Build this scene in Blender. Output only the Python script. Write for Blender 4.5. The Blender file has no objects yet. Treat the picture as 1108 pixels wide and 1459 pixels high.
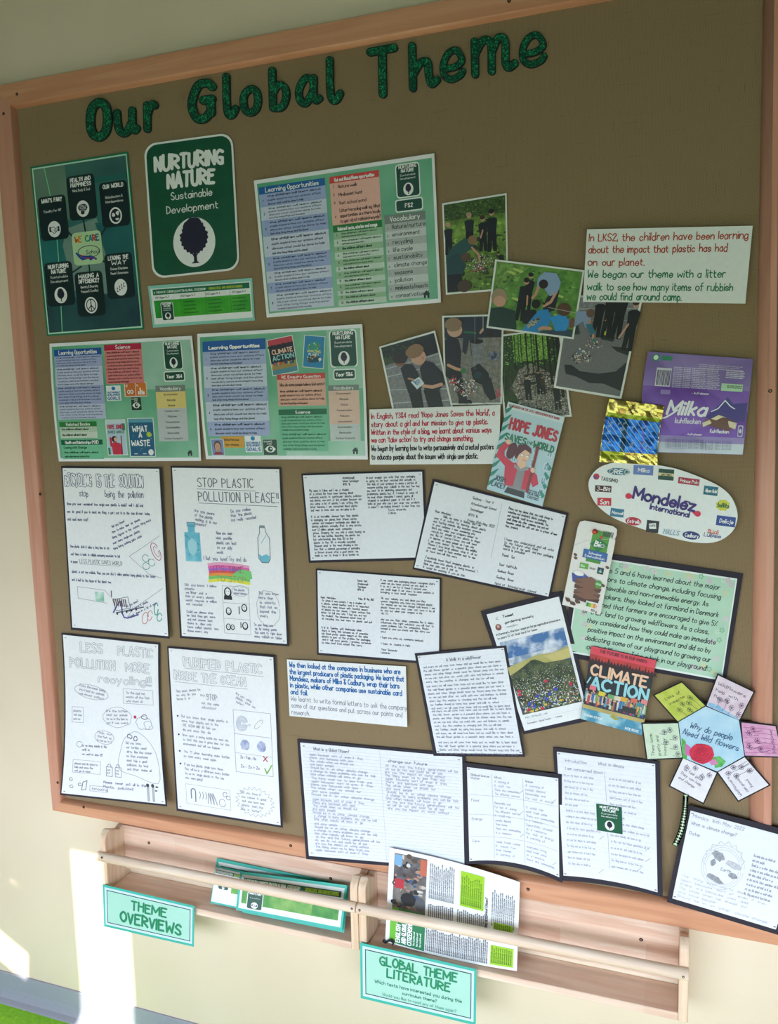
import bpy, bmesh, math, random
import numpy as np
from mathutils import Vector, Matrix
random.seed(7)
C = bpy.context.scene.collection
scn = bpy.context.scene

# ---------------------------------------------------------------- camera
FPX = 1150.0; D = 1.60; HC = 1.6113
YAW, PIT, ROL = 0.34786, 0.12144, -0.02216
cy, sy, cp, sp, cr, sr = math.cos(YAW), math.sin(YAW), math.cos(PIT), math.sin(PIT), math.cos(ROL), math.sin(ROL)
FW = np.array([-sy*cp, cy*cp, -sp]); RT0 = np.array([cy, sy, 0.0]); UP0 = np.cross(RT0, FW)
RT = RT0*cr + UP0*sr; UP = -RT0*sr + UP0*cr
cam = bpy.data.cameras.new('camera'); camo = bpy.data.objects.new('camera', cam); C.objects.link(camo)
cam.sensor_fit = 'VERTICAL'; cam.sensor_height = 24.0; cam.lens = FPX/1459*24.0; cam.clip_start = 0.02
M = Matrix(((RT[0], UP[0], -FW[0], 0), (RT[1], UP[1], -FW[1], -D), (RT[2], UP[2], -FW[2], HC), (0, 0, 0, 1)))
camo.matrix_world = M
scn.camera = camo

# ---------------------------------------------------------------- light
scn.view_settings.view_transform = 'Standard'; scn.view_settings.look = 'None'
scn.view_settings.gamma = 1.0; scn.view_settings.use_curve_mapping = False
scn.view_settings.exposure = 0.0
SKY = 8.6; SUN = 8.5; SLOPE = 0.75
w = bpy.data.worlds.new('sky'); scn.world = w; w.use_nodes = True
bg = w.node_tree.nodes['Background']; bg.inputs[0].default_value = (0.74, 0.86, 1.0, 1); bg.inputs[1].default_value = SKY
sun = bpy.data.lights.new('sun', 'SUN'); sun.energy = SUN; sun.angle = math.radians(0.3); sun.color = (1.0, 0.95, 0.86)
so = bpy.data.objects.new('sun', sun); C.objects.link(so); so.location = (0, -6, 6)
so.rotation_euler = Vector((0.0, 1.0, -SLOPE)).to_track_quat('-Z', 'Y').to_euler()
YB = -2.6            # window wall behind the photographer
WX0, WX1, WZ0, WZ1 = -2.6, 2.4, 0.50, 1.60
pl = bpy.data.lights.new('window_portal', 'AREA'); pl.shape = 'RECTANGLE'; pl.size = WX1-WX0; pl.size_y = WZ1-WZ0
pl.cycles.is_portal = True
po = bpy.data.objects.new('window_portal', pl); C.objects.link(po); po.location = ((WX0+WX1)/2, YB-0.16, (WZ0+WZ1)/2)
po.rotation_euler = (math.pi/2, 0, 0)

# ---------------------------------------------------------------- helpers
def unproj(px, py, d):
    """pixel -> point at depth d (metres) in front of the wall face (wall face is y = 0)"""
    px = np.asarray(px, float); py = np.asarray(py, float)
    X = (px-554)/FPX; Y = -(py-729.5)/FPX
    v = FW + X[..., None]*RT + Y[..., None]*UP
    t = (D-d)/v[..., 1]
    P = v*t[..., None]; P[..., 1] -= D; P[..., 2] += HC
    return P
def at(px, py, d=0.0): return Vector(unproj(px, py, d))
def lin(c): return tuple((x/12.92 if x <= .04045 else ((x+.055)/1.055)**2.4) for x in c)
def hexc(h): return lin([int(h[i:i+2], 16)/255 for i in (0, 2, 4)])
_m = {}
def mat(h, rough=.75, h2=None, scale=120., lo=.35, hi=.65, detail=3., stretch=(1, 1, 1), metal=0., bump=0., bscale=None, coat=0.):
    """procedural material: two tones mixed by noise, optional bump"""
    key = (h, rough, h2, scale, lo, hi, detail, stretch, metal, bump, bscale, coat)
    if key in _m: return _m[key]
    m = bpy.data.materials.new('mat_'+h); m.use_nodes = True; nt = m.node_tree; b = nt.nodes['Principled BSDF']
    b.inputs['Roughness'].default_value = rough; b.inputs['Metallic'].default_value = metal
    if coat: b.inputs['Coat Weight'].default_value = coat; b.inputs['Coat Roughness'].default_value = .15
    c1 = hexc(h); c2 = hexc(h2) if h2 else tuple(x*.965 for x in c1)
    tc = nt.nodes.new('ShaderNodeTexCoord'); mp = nt.nodes.new('ShaderNodeMapping'); mp.inputs['Scale'].default_value = stretch
    nt.links.new(tc.outputs['Object'], mp.inputs[0])
    nz = nt.nodes.new('ShaderNodeTexNoise'); nz.inputs['Scale'].default_value = scale; nz.inputs['Detail'].default_value = detail
    nt.links.new(mp.outputs[0], nz.inputs['Vector'])
    rp = nt.nodes.new('ShaderNodeValToRGB'); rp.color_ramp.elements[0].position = lo; rp.color_ramp.elements[1].position = hi
    rp.color_ramp.elements[0].color = (*c1, 1); rp.color_ramp.elements[1].color = (*c2, 1)
    nt.links.new(nz.outputs['Fac'], rp.inputs[0]); nt.links.new(rp.outputs[0], b.inputs['Base Color'])
    if bump:
        bp = nt.nodes.new('ShaderNodeBump'); bp.inputs['Strength'].default_value = bump; bp.inputs['Distance'].default_value = .002
        n2 = nt.nodes.new('ShaderNodeTexNoise'); n2.inputs['Scale'].default_value = bscale or scale; n2.inputs['Detail'].default_value = 3
        nt.links.new(mp.outputs[0], n2.inputs['Vector']); nt.links.new(n2.outputs['Fac'], bp.inputs['Height'])
        nt.links.new(bp.outputs[0], b.inputs['Normal'])
    _m[key] = m
    return m
def mk(name, verts, faces, mats, midx=None, parent=None, loc=None, smooth=False):
    me = bpy.data.meshes.new(name); me.from_pydata([tuple(v) for v in verts], [], faces)
    for m in mats: me.materials.append(m)
    if midx is not None: me.polygons.foreach_set('material_index', midx)
    if smooth: me.polygons.foreach_set('use_smooth', [True]*len(me.polygons))
    o = bpy.data.objects.new(name, me); C.objects.link(o)
    if loc is not None: o.location = loc
    if parent is not None: o.parent = parent
    return o
def tag(o, label=None, cat=None, group=None, kind=None):
    if label: o['label'] = label
    if cat: o['category'] = cat
    if group: o['group'] = group
    if kind: o['kind'] = kind
    return o
def thing(name, label, cat, loc, group=None):
    o = bpy.data.objects.new(name, None); o.empty_display_size = .02; C.objects.link(o); o.location = loc
    return tag(o, label, cat, group)
def box(x0, x1, y0, y1, z0, z1):
    v = [(x, y, z) for x in (x0, x1) for y in (y0, y1) for z in (z0, z1)]
    return v, [(0, 1, 3, 2), (4, 6, 7, 5), (0, 4, 5, 1), (2, 3, 7, 6), (0, 2, 6, 4), (1, 5, 7, 3)]
def bevel_obj(o, wd=.002, seg=2):
    bm = bmesh.new(); bm.from_mesh(o.data)
    bmesh.ops.bevel(bm, geom=list(bm.edges), offset=wd, segments=seg, affect='EDGES', profile=.5)
    bmesh.ops.recalc_face_normals(bm, faces=bm.faces)
    bm.to_mesh(o.data); bm.free()
    return o

# ---------------------------------------------------------------- single-stroke lettering (two digits = x y)
GL = {
'a': '~45 26 04 12 32 44|46 42', 'b': '09 02|~04 26 44 32 12 03', 'c': '~45 26 04 12 32 43', 'd': '49 42|~45 26 04 12 32 44',
'e': '~04 44 45 26 04 12 32 43', 'f': '~39 18 16 12|06 36', 'g': '~45 26 04 12 32 44|~46 41 20 01', 'h': '09 02|~04 26 45 42',
'i': '06 02|08', 'j': '~16 11 00|18', 'k': '09 02|36 04|14 32', 'l': '09 02', 'm': '06 02|~04 16 26 34 32|~34 46 56 64 62',
'n': '06 02|~04 26 45 42', 'o': '~26 05 03 22 43 45 26', 'p': '06 00|~04 26 44 32 12 03', 'q': '46 40|~45 26 04 12 32 44',
'r': '06 02|~04 16 36', 's': '~45 26 05 24 43 22 03', 't': '18 13 22 32|06 36', 'u': '~06 03 12 32 44|46 42', 'v': '06 22 46',
'w': '06 12 35 52 66', 'x': '06 42|46 02', 'y': '06 22|46 10', 'z': '06 46 02 42',
'A': '02 29 42|14 34', 'B': '02 09|~09 38 37 06|~06 45 43 02', 'C': '~48 29 07 04 22 43', 'D': '02 09|~09 38 46 45 33 02',
'E': '49 09 02 42|06 36', 'F': '49 09 02|06 36', 'G': '~48 29 07 04 22 42|25 45 42', 'H': '09 02|49 42|06 46', 'I': '09 02',
'J': '~39 33 12 03', 'K': '09 02|49 05|16 42', 'L': '09 02 42', 'M': '02 09 34 69 62', 'N': '02 09 42 49',
'O': '~29 07 04 22 44 47 29', 'P': '02 09|~09 38 46 05', 'Q': '~29 07 04 22 44 47 29|33 51', 'R': '02 09|~09 38 46 05|15 42',
'S': '~48 29 07 16 35 43 22 03', 'T': '09 49|29 22', 'U': '~09 04 12 32 44 49', 'V': '09 22 49', 'W': '09 12 36 52 69',
'X': '09 42|49 02', 'Y': '09 26 49|26 22', 'Z': '09 49 02 42',
'0': '~29 07 04 22 44 47 29', '1': '17 29 22', '2': '~07 29 48 36 02|02 42', '3': '~08 29 47 26 44 22 03', '4': '39 04 44|39 32',
'5': '49 09 06|~06 36 44 22 03', '6': '~39 06 03 22 43 35 04', '7': '09 49 12', '8': '~26 08 29 48 26 04 22 44 26', '9': '~46 25 07 29 48 32',
'.': '02', ',': '03 01', "'": '09 07', '"': '09 07|29 27', '!': '09 05|02', '?': '~08 29 48 26 24|22', '-': '04 34', '/': '02 39',
'&': '~42 08 29 38 04 12 44', ':': '05|02', '(': '~29 07 04 22', ')': '~09 27 24 02', '%': '02 49|08|43', '+': '05 45|27 23', '=': '05 45|03 43', '*': '24', '#': '05 45|03 43|17 11'}
_g = {}
def glyph(ch):
    if ch in _g: return _g[ch]
    out = []; mx = 0
    for st in GL[ch].split('|'):
        sm = st[0] == '~'; st = st.lstrip('~')
        pts = [(int(t[0]), int(t[1])-2) for t in st.split()]
        mx = max([mx]+[p[0] for p in pts]); out.append((sm, pts))
    _g[ch] = (mx, out); return _g[ch]
def smoothp(pts, n=3):
    if len(pts) < 3: return list(pts)
    cl = pts[0] == pts[-1]; r = []
    for i in range(len(pts)-1):
        p0 = pts[i-1] if i else (pts[-2] if cl else pts[0]); p1 = pts[i]; p2 = pts[i+1]
        p3 = pts[i+2] if i+2 < len(pts) else (pts[1] if cl else pts[-1])
        for k in range(n):
            t = k/n
            r.append(tuple(.5*(2*p1[a]+(p2[a]-p0[a])*t+(2*p0[a]-5*p1[a]+4*p2[a]-p3[a])*t*t+(3*p1[a]-p0[a]-3*p2[a]+p3[a])*t**3) for a in (0, 1)))
    r.append(pts[-1]); return r
def text_strokes(s, x, y, h, wid=1., slant=0., jit=0., rot=0., align='l', gap=1.7, fit=None, sub=2, maxw=None):
    """polylines of a line of lettering; y is the baseline measured downwards, h the capital height"""
    u = h/7.; pen = 0.; res = []
    for ch in s:
        if ch == ' ': pen += (3.2+random.uniform(.6, 3.4)*jit if jit < .75 else random.uniform(5.5, 10)); continue
        if ch not in GL: ch = '-'
        mx, st = glyph(ch); oy = random.uniform(-.45, .45)*jit; sc = 1+random.uniform(-.12, .12)*jit
        for sm, pts in st:
            q = [((px+random.uniform(-.28, .28)*jit)*sc, (py+random.uniform(-.28, .28)*jit)*sc+oy) for px, py in pts]
            if sm and pts[0] == pts[-1]: q[-1] = q[0]
            if sm and sub > 1: q = smoothp(q, sub)
            res.append([(pen+a+b*slant, b) for a, b in q])
        pen += mx*sc+gap
    wt = max(pen-gap, .1); k = u*wid
    if fit: k = fit/wt
    if maxw: k = min(k, maxw/wt)
    off = {'l': 0, 'c': -wt*k/2, 'r': -wt*k}[align]; ca, sa = math.cos(rot), math.sin(rot); out = []
    for q in res:
        out.append([(x+(off+a*k)*ca+b*u*sa, y+(off+a*k)*sa-b*u*ca) for a, b in q])
    return out
def ribbon(pts, wt, cap=False):
    """flat ribbon along a polyline -> (verts, faces)"""
    V = []; F = []
    if len(pts) == 1 or (len(pts) == 2 and pts[0] == pts[1]):
        x, y = pts[0]; r = wt*.7
        return [(x+r*math.cos(a*math.pi/3), y+r*math.sin(a*math.pi/3)) for a in range(6)], [(0, 1, 2, 3, 4, 5)]
    for (x0, y0), (x1, y1) in zip(pts, pts[1:]):
        dx, dy = x1-x0, y1-y0; L = math.hypot(dx, dy)
        if L < 1e-9: continue
        dx /= L; dy /= L; nx, ny = -dy*wt/2, dx*wt/2; e = wt*.25
        if cap: e = 0
        b = len(V)
        V += [(x0-dx*e+nx, y0-dy*e+ny), (x0-dx*e-nx, y0-dy*e-ny), (x1+dx*e-nx, y1+dy*e-ny), (x1+dx*e+nx, y1+dy*e+ny)]
        F.append((b, b+1, b+2, b+3))
    if cap:
        for x, y in pts:
            b = len(V); V += [(x+wt/2*math.cos(a*math.pi/5), y+wt/2*math.sin(a*math.pi/5)) for a in range(10)]
            F.append(tuple(range(b, b+10)))
    return V, F
def ell(cx, cy, rx, ry, n=20, rot=0., wob=0.):
    o = []
    for i in range(n):
        a = 2*math.pi*i/n; k = 1+random.uniform(-wob, wob); u, v = rx*k*math.cos(a), ry*k*math.sin(a)
        o.append((cx+u*math.cos(rot)-v*math.sin(rot), cy+u*math.sin(rot)+v*math.cos(rot)))
    return o
def rrect(x0, y0, x1, y1, r, n=5):
    o = []
    for cx, cy, a0 in ((x1-r, y0+r, -90), (x1-r, y1-r, 0), (x0+r, y1-r, 90), (x0+r, y0+r, 180)):
        for k in range(n+1):
            a = math.radians(a0+90*k/n); o.append((cx+r*math.cos(a), cy+r*math.sin(a)))
    return o

class Part:
    def __init__(s, name, label=None): s.name = name; s.label = label; s.V = []; s.F = []; s.I = []; s.mats = []
    def add(s, V, F, lv, m):
        if m not in s.mats: s.mats.append(m)
        k = s.mats.index(m); b = len(s.V); s.c = getattr(s, 'c', 0)+1
        zz = [lv+(s.c % 9)*.05]*len(V)
        if sum(len(f) for f in F) == len(V) and len(F) > 1:      # every face has its own corners: step them apart slightly
            for j, f in enumerate(F):
                for i in f: zz[i] += (j % 12)*.012
        s.V += [(x, y, z) for (x, y), z in zip(V, zz)]; s.F += [tuple(i+b for i in f) for f in F]; s.I += [k]*len(F)
class Sheet:
    """A sheet pinned to the board: four corners (tl tr br bl) measured on the board, local frame 100 x H, y down."""
    def __init__(s, name, label, cat, q, H, d=.008, lift=(0, 0, 0, 0), group=None, mids=None, m=None, n=10, part='paper', crinkle=None, outline=None, thick=.0005, rough=.75, base=True, pw=2.0, wave=0., root=None):
        s.q = np.array(q, float); s.H = H; s.d = d; s.lift = lift; s.mids = mids or {}; s.cr = crinkle; s.pw = pw; s.rough = rough; s.n = n; s.wave = wave
        s.ph = random.uniform(0, 6)
        s.o = s.mp(np.array([[50., H/2, 0.]]))[0]
        s.root = root or thing(name, label, cat, s.o, group); s.parts = []; s.par = s.root
        if root: s.o = np.array(root.location)
        s.m = m or mat('f2f2f4', rough)
        if base: s.sl = s.slab(part, (0, 0, 100, H), s.m, outline, thick)
    def mp(s, P):
        u = P[:, 0]/100; v = P[:, 1]/s.H; lv = P[:, 2]
        tl, tr, br, bl = s.q
        U = u[:, None]; V = v[:, None]
        px = (1-U)*(1-V)*tl+U*(1-V)*tr+U*V*br+(1-U)*V*bl
        z = {'t': (4*U*(1-U)*(1-V)), 'b': (4*U*(1-U)*V), 'l': (4*V*(1-V)*(1-U)), 'r': (4*V*(1-V)*U)}
        for k, f in s.mids.items(): px = px+f[0]*z[k]*[1, 0]+f[1]*z[k]*[0, 1]
        uu = np.clip(u, 0, 1); vv = np.clip(v, 0, 1); a, b, c, e = s.lift; p = s.pw
        dd = s.d+((1-uu)*a+uu*b)*(1-vv)**p+((1-uu)*e+uu*c)*vv**p
        if s.wave: dd = dd+s.wave*(.5+.5*np.sin(uu*5+vv*3+s.ph))*(.3+.7*vv)
        if s.cr: dd = dd+s.cr(u, v)
        return unproj(px[:, 0], px[:, 1], dd+lv*.0003)
    def part(s, name, label=None):
        p = Part(name, label); s.parts.append(p); s.cur = p; return p
    def slab(s, name, r, m, outline=None, thick=.0005, lv=0., label=None, parent=None):
        x0, y0, x1, y1 = r; n = s.n
        if outline is None:
            g = [(x0+(x1-x0)*i/n, y0+(y1-y0)*j/n) for j in range(n+1) for i in range(n+1)]
            F = [(j*(n+1)+i, (j+1)*(n+1)+i, (j+1)*(n+1)+i+1, j*(n+1)+i+1) for j in range(n) for i in range(n)]
            rim = [i for i in range(n)]+[(n+1)*j+n for j in range(n)]+[(n+1)*n+n-i for i in range(n)]+[(n+1)*(n-j) for j in range(n)]
        else:
            g = list(outline); F = [tuple(range(len(g)))[::-1]]; rim = list(range(len(g)))
        P = np.array([(x, y, lv) for x, y in g]); A = s.mp(P); N = len(g)
        B = A.copy(); B[:, 1] += thick
        FF = F+[tuple(i+N for i in f[::-1]) for f in F]+[(rim[i], rim[(i+1) % len(rim)], rim[(i+1) % len(rim)]+N, rim[i]+N) for i in range(len(rim))]
        o = mk(name, np.vstack([A, B])-s.o, FF, [m], parent=parent or s.root)
        if label: o['label'] = label
        return o
    def rect(s, x0, y0, x1, y1, c, lv=1, **k):
        if isinstance(c, str): c = mat(c, k.get('rough', s.rough))
        nx = max(1, int(math.ceil(abs(x1-x0)/100*s.n*1.2))); ny = max(1, int(math.ceil(abs(y1-y0)/s.H*s.n*1.2)))
        V = [(x0+(x1-x0)*i/nx, y0+(y1-y0)*j/ny) for j in range(ny+1) for i in range(nx+1)]
        F = [(j*(nx+1)+i, (j+1)*(nx+1)+i, (j+1)*(nx+1)+i+1, j*(nx+1)+i+1) for j in range(ny) for i in range(nx)]
        s.cur.add(V, F, lv, c)
    def poly(s, pts, c, lv=1):
        if isinstance(c, str): c = mat(c, s.rough)
        a = sum(p[0]*q[1]-q[0]*p[1] for p, q in zip(pts, pts[1:]+pts[:1]))
        s.cur.add(pts, [tuple(range(len(pts))) if a < 0 else tuple(range(len(pts)))[::-1]], lv, c)
    def ell(s, cx, cy, rx, ry, c, lv=1, n=18, rot=0., wob=0.): s.poly(ell(cx, cy, rx, ry, n, rot, wob), c, lv)
    def rr(s, x0, y0, x1, y1, r, c, lv=1): s.poly(rrect(x0, y0, x1, y1, r), c, lv)
    def line(s, pts, wt, c, lv=1, cap=False, sm=False):
        if isinstance(c, str): c = mat(c, s.rough)
        if sm: pts = smoothp(pts, 4)
        q = [pts[0]]
        for a, b in zip(pts, pts[1:]):
            k = max(1, int(math.hypot(b[0]-a[0], b[1]-a[1])/9)); q += [(a[0]+(b[0]-a[0])*i/k, a[1]+(b[1]-a[1])*i/k) for i in range(1, k+1)]
        pts = q if len(pts) > 1 else pts
        s.cur.add(*ribbon(pts, wt, cap), lv, c)
    def box(s, x0, y0, x1, y1, wt, c, lv=1): s.line([(x0, y0), (x1, y0), (x1, y1), (x0, y1), (x0, y0)], wt, c, lv)
    def text(s, t, x, y, h, c='333333', wt=None, lv=2, cap=False, **k):
        if isinstance(c, str): c = mat(c, s.rough)
        wt = wt or h*.13
        for q in text_strokes(t, x, y, h, **k): s.cur.add(*ribbon(q, wt, cap), lv, c)
    def block(s, lines, x, y, dy, h, c='333333', wt=None, x1=None, slope=0., **k):
        """several lines; with x1, full lines are stretched to reach it"""
        for i, t in enumerate(lines):
            if not t: continue
            kk = dict(k); kk.setdefault('wid', .62)
            if x1 is not None: kk['fit'] = (x1-x)*min(1., len(t)/max(len(l) for l in lines))*random.uniform(.95, 1.)
            s.text(t, x+random.uniform(-.5, .5)*k.get('jit', 0), y+i*dy, h, c, wt, **kk)
    def staples(s, inset=3., c='6a6a70'):
        for a, b in ((inset, inset), (100-inset, inset), (inset, s.H-inset), (100-inset, s.H-inset)):
            P = s.mp(np.array([[a, b, 1.5]]))[0]
            v, f = box(-.002, .002, -.0006, .0006, -.0006, .0006)
            mk('staple', [(p[0]+P[0]-s.o[0], p[1]+P[1]-s.o[1], p[2]+P[2]-s.o[2]) for p in v], f, [mat(c, .35, metal=.8)], parent=s.root)
    def done(s):
        for p in s.parts:
            if not p.V: continue
            P = s.mp(np.array(p.V))-s.o
            o = mk(p.name, P, p.F, p.mats, p.I, s.par)
            if p.label: o['label'] = p.label
        return s
def grow(q, k, kb=None):
    """quad grown outwards by k px (for the black backing card)"""
    q = [np.array(p, float) for p in q]; c = sum(q)/4; out = []
    for i, p in enumerate(q):
        a = q[(i+1) % 4]-p; b = q[(i-1) % 4]-p
        out.append(tuple(p-(a/np.linalg.norm(a)+b/np.linalg.norm(b))*k))
    return out
def backing(s, q, lift=None, m=None, d=.001, mids=None, n=10, name='backing_card'):
    """black backing card behind a mounted sheet, own corners"""
    o = s.q, s.d, s.lift, s.mids, s.n, s.m
    s.q = np.array(q, float); s.d = s.d-d; s.n = n
    if mids is not None: s.mids = mids
    r = s.slab(name, (0, 0, 100, s.H), m or mat('2b2733', .8))
    s.q, s.d, s.lift, s.mids, s.n, s.m = o
    return r
# ================================================================ the room
def struct(name, v, f, m): return tag(mk(name, v, f, [m]), kind='structure')
WALLM = mat('e8d6bd', .85, 'e3d0b6', 3.0, bump=.08, bscale=400)
RX0, RX1, RZ = -3.2, 3.0, 2.9
FLM = mat('8ccc30', .8, '74b41c', 90., .3, .7, bump=.5, bscale=500)
struct('wall_front', *box(RX0, RX1, 0, .12, 0, RZ), WALLM)
struct('floor', *box(RX0-.12, RX1+.12, YB-.12, .12, -.06, 0), FLM)
struct('floor', *box(RX0, RX1, YB, -.55, 0, .004), mat('a08c80', .5, '948276', 30.))  # unseen floor covering added to weaken the green light bounced off the floor
struct('ceiling', *box(RX0-.12, RX1+.12, YB-.12, .12, RZ, RZ+.08), mat('74807c', .9))
struct('wall_left', *box(RX0-.12, RX0, YB, 0, 0, RZ), mat('9aa6a4', .9))
struct('wall_right', *box(RX1, RX1+.12, YB, 0, 0, RZ), mat('9aa6a4', .9))
# window wall: a long low window and high openings added to shape the sun patches
cu = bpy.data.curves.new('wall_back', 'CURVE'); cu.dimensions = '2D'; cu.fill_mode = 'BOTH'; cu.extrude = .008
def spl(pts):
    s_ = cu.splines.new('POLY'); s_.points.add(len(pts)-1); s_.use_cyclic_u = True
    for q, (a, b) in zip(s_.points, pts): q.co = (a, b, 0, 1)
RISE = SLOPE*(-YB)
def high(px, py): p = at(px, py, 0); return (p.x, p.z+RISE)
spl([(RX0, 0), (RX1, 0), (RX1, RZ), (RX0, RZ)])
spl([(WX0, WZ0), (WX1, WZ0), (WX1, WZ1), (WX0, WZ1)])
a = at(101, 1215); b = at(190, 1400)
spl([(a.x, 1.78), (b.x, 1.78), (b.x, a.z+RISE+.012), (a.x, a.z+RISE+.012)])
spl([high(40, 1400), high(40, 1357), high(0, 1324), high(-120, 1225), high(-120, 1290), high(0, 1369), high(20, 1387)])
spl([high(2, 1243), high(43, 1269), high(43, 1273), high(16, 1259)])
tmp = bpy.data.objects.new('tmp', cu); C.objects.link(tmp)
dg = bpy.context.evaluated_depsgraph_get(); me = bpy.data.meshes.new_from_object(tmp.evaluated_get(dg))
bpy.data.objects.remove(tmp); me.transform(Matrix.Translation((0, YB, 0)) @ Matrix.Rotation(math.pi/2, 4, 'X'))
me.materials.clear(); me.materials.append(mat('8f9a98', .9)); me.name = 'wall_back'
wb = bpy.data.objects.new('wall_back', me); C.objects.link(wb); tag(wb, kind='structure')
# frame of the long window
fr = []; ff = []
for bx in [box(WX0-.03, WX1+.03, YB-.05, YB+.05, WZ0-.03, WZ0+.03), box(WX0-.03, WX1+.03, YB-.05, YB+.05, WZ1-.03, WZ1+.03)]+[box(x-.025, x+.025, YB-.05, YB+.05, WZ0, WZ1) for x in (WX0, -1.35, -.1, 1.15, WX1)]:
    k = len(fr); fr += bx[0]; ff += [tuple(i+k for i in f) for f in bx[1]]
struct('window_1', fr, ff, mat('f0f0f0', .5))
struct('ground_outside', *box(-30, 30, -60, YB-.13, -.3, -.1), mat('5e7050', .9, '6c7458', 2.))
# coved skirting
prof = [(0, .076), (-.004, .076), (-.0055, .074), (-.006, .03), (-.009, .018), (-.016, .008), (-.028, .002), (-.03, 0), (0, 0)]
v = [(x, y, z) for x in (RX0, RX1) for y, z in prof]; n = len(prof)
struct('baseboard_front', v, [(i, (i+1) % n, n+(i+1) % n, n+i) for i in range(n)]+[tuple(range(n))[::-1], tuple(range(n, 2*n))], mat('9d9dab', .45))

# ================================================================ the display board
BD = .006
o0 = at(560, 640, 0)
board = thing('display_board', 'large notice board covered in brown hessian with a pinkish wooden frame on the cream wall', 'notice board', o0)
def burlap():
    m = bpy.data.materials.new('hessian'); m.use_nodes = True; nt = m.node_tree; b = nt.nodes['Principled BSDF']; b.inputs['Roughness'].default_value = .95
    tc = nt.nodes.new('ShaderNodeTexCoord'); L = nt.links.new
    def wave(axis, sc, dist):
        wv = nt.nodes.new('ShaderNodeTexWave'); wv.wave_type = 'BANDS'; wv.bands_direction = axis; wv.inputs['Scale'].default_value = sc
        wv.inputs['Distortion'].default_value = dist; wv.inputs['Detail'].default_value = 2; wv.inputs['Detail Scale'].default_value = 2.; L(tc.outputs['Object'], wv.inputs[0]); return wv
    wx = wave('X', 210, 1.2); wz = wave('Z', 210, 1.2)
    mx = nt.nodes.new('ShaderNodeMath'); mx.operation = 'MAXIMUM'; L(wx.outputs['Fac'], mx.inputs[0]); L(wz.outputs['Fac'], mx.inputs[1])
    mp = nt.nodes.new('ShaderNodeMapping'); mp.inputs['Scale'].default_value = (1, 1, 14); L(tc.outputs['Object'], mp.inputs[0])
    nz = nt.nodes.new('ShaderNodeTexNoise'); nz.inputs['Scale'].default_value = 14; nz.inputs['Detail'].default_value = 5; L(mp.outputs[0], nz.inputs[0])
    mp2 = nt.nodes.new('ShaderNodeMapping'); mp2.inputs['Scale'].default_value = (26, 1, 2); L(tc.outputs['Object'], mp2.inputs[0])
    n2 = nt.nodes.new('ShaderNodeTexNoise'); n2.inputs['Scale'].default_value = 14; n2.inputs['Detail'].default_value = 5; L(mp2.outputs[0], n2.inputs[0])
    r = nt.nodes.new('ShaderNodeValToRGB'); e = r.color_ramp.elements; e[0].position = .15; e[0].color = (*hexc('6c583f'), 1); e[1].position = .95; e[1].color = (*hexc('a08967'), 1)
    L(mx.outputs[0], r.inputs[0])
    r2 = nt.nodes.new('ShaderNodeValToRGB'); e = r2.color_ramp.elements; e[0].position = .2; e[0].color = (.62, .6, .55, 1); e[1].position = .38; e[1].color = (1, 1, 1, 1); L(nz.outputs['Fac'], r2.inputs[0])
    r3 = nt.nodes.new('ShaderNodeValToRGB'); e = r3.color_ramp.elements; e[0].position = .25; e[0].color = (.6, .58, .52, 1); e[1].position = .38; e[1].color = (1, 1, 1, 1); L(n2.outputs['Fac'], r3.inputs[0])
    m1 = nt.nodes.new('ShaderNodeMixRGB'); m1.blend_type = 'MULTIPLY'; m1.inputs[0].default_value = .5; L(r.outputs[0], m1.inputs[1]); L(r2.outputs[0], m1.inputs[2])
    m2 = nt.nodes.new('ShaderNodeMixRGB'); m2.blend_type = 'MULTIPLY'; m2.inputs[0].default_value = .8; L(m1.outputs[0], m2.inputs[1]); L(r3.outputs[0], m2.inputs[2])
    L(m2.outputs[0], b.inputs['Base Color'])
    bp = nt.nodes.new('ShaderNodeBump'); bp.inputs['Strength'].default_value = .5; bp.inputs['Distance'].default_value = .001; L(mx.outputs[0], bp.inputs['Height']); L(bp.outputs[0], b.inputs['Normal'])
    return m
BUR = burlap()
def bpoly(name, pts, d0, d1, m, loc=o0, parent=board):
    A = [at(x, y, d1)-loc for x, y in pts]; B = [Vector((p.x, -d0-loc.y, p.z)) for p in A]; n = len(pts)
    return mk(name, A+B, [tuple(range(n))[::-1], tuple(range(n, 2*n))]+[(i, (i+1) % n, n+(i+1) % n, n+i) for i in range(n)], [m], parent=parent)
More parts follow.
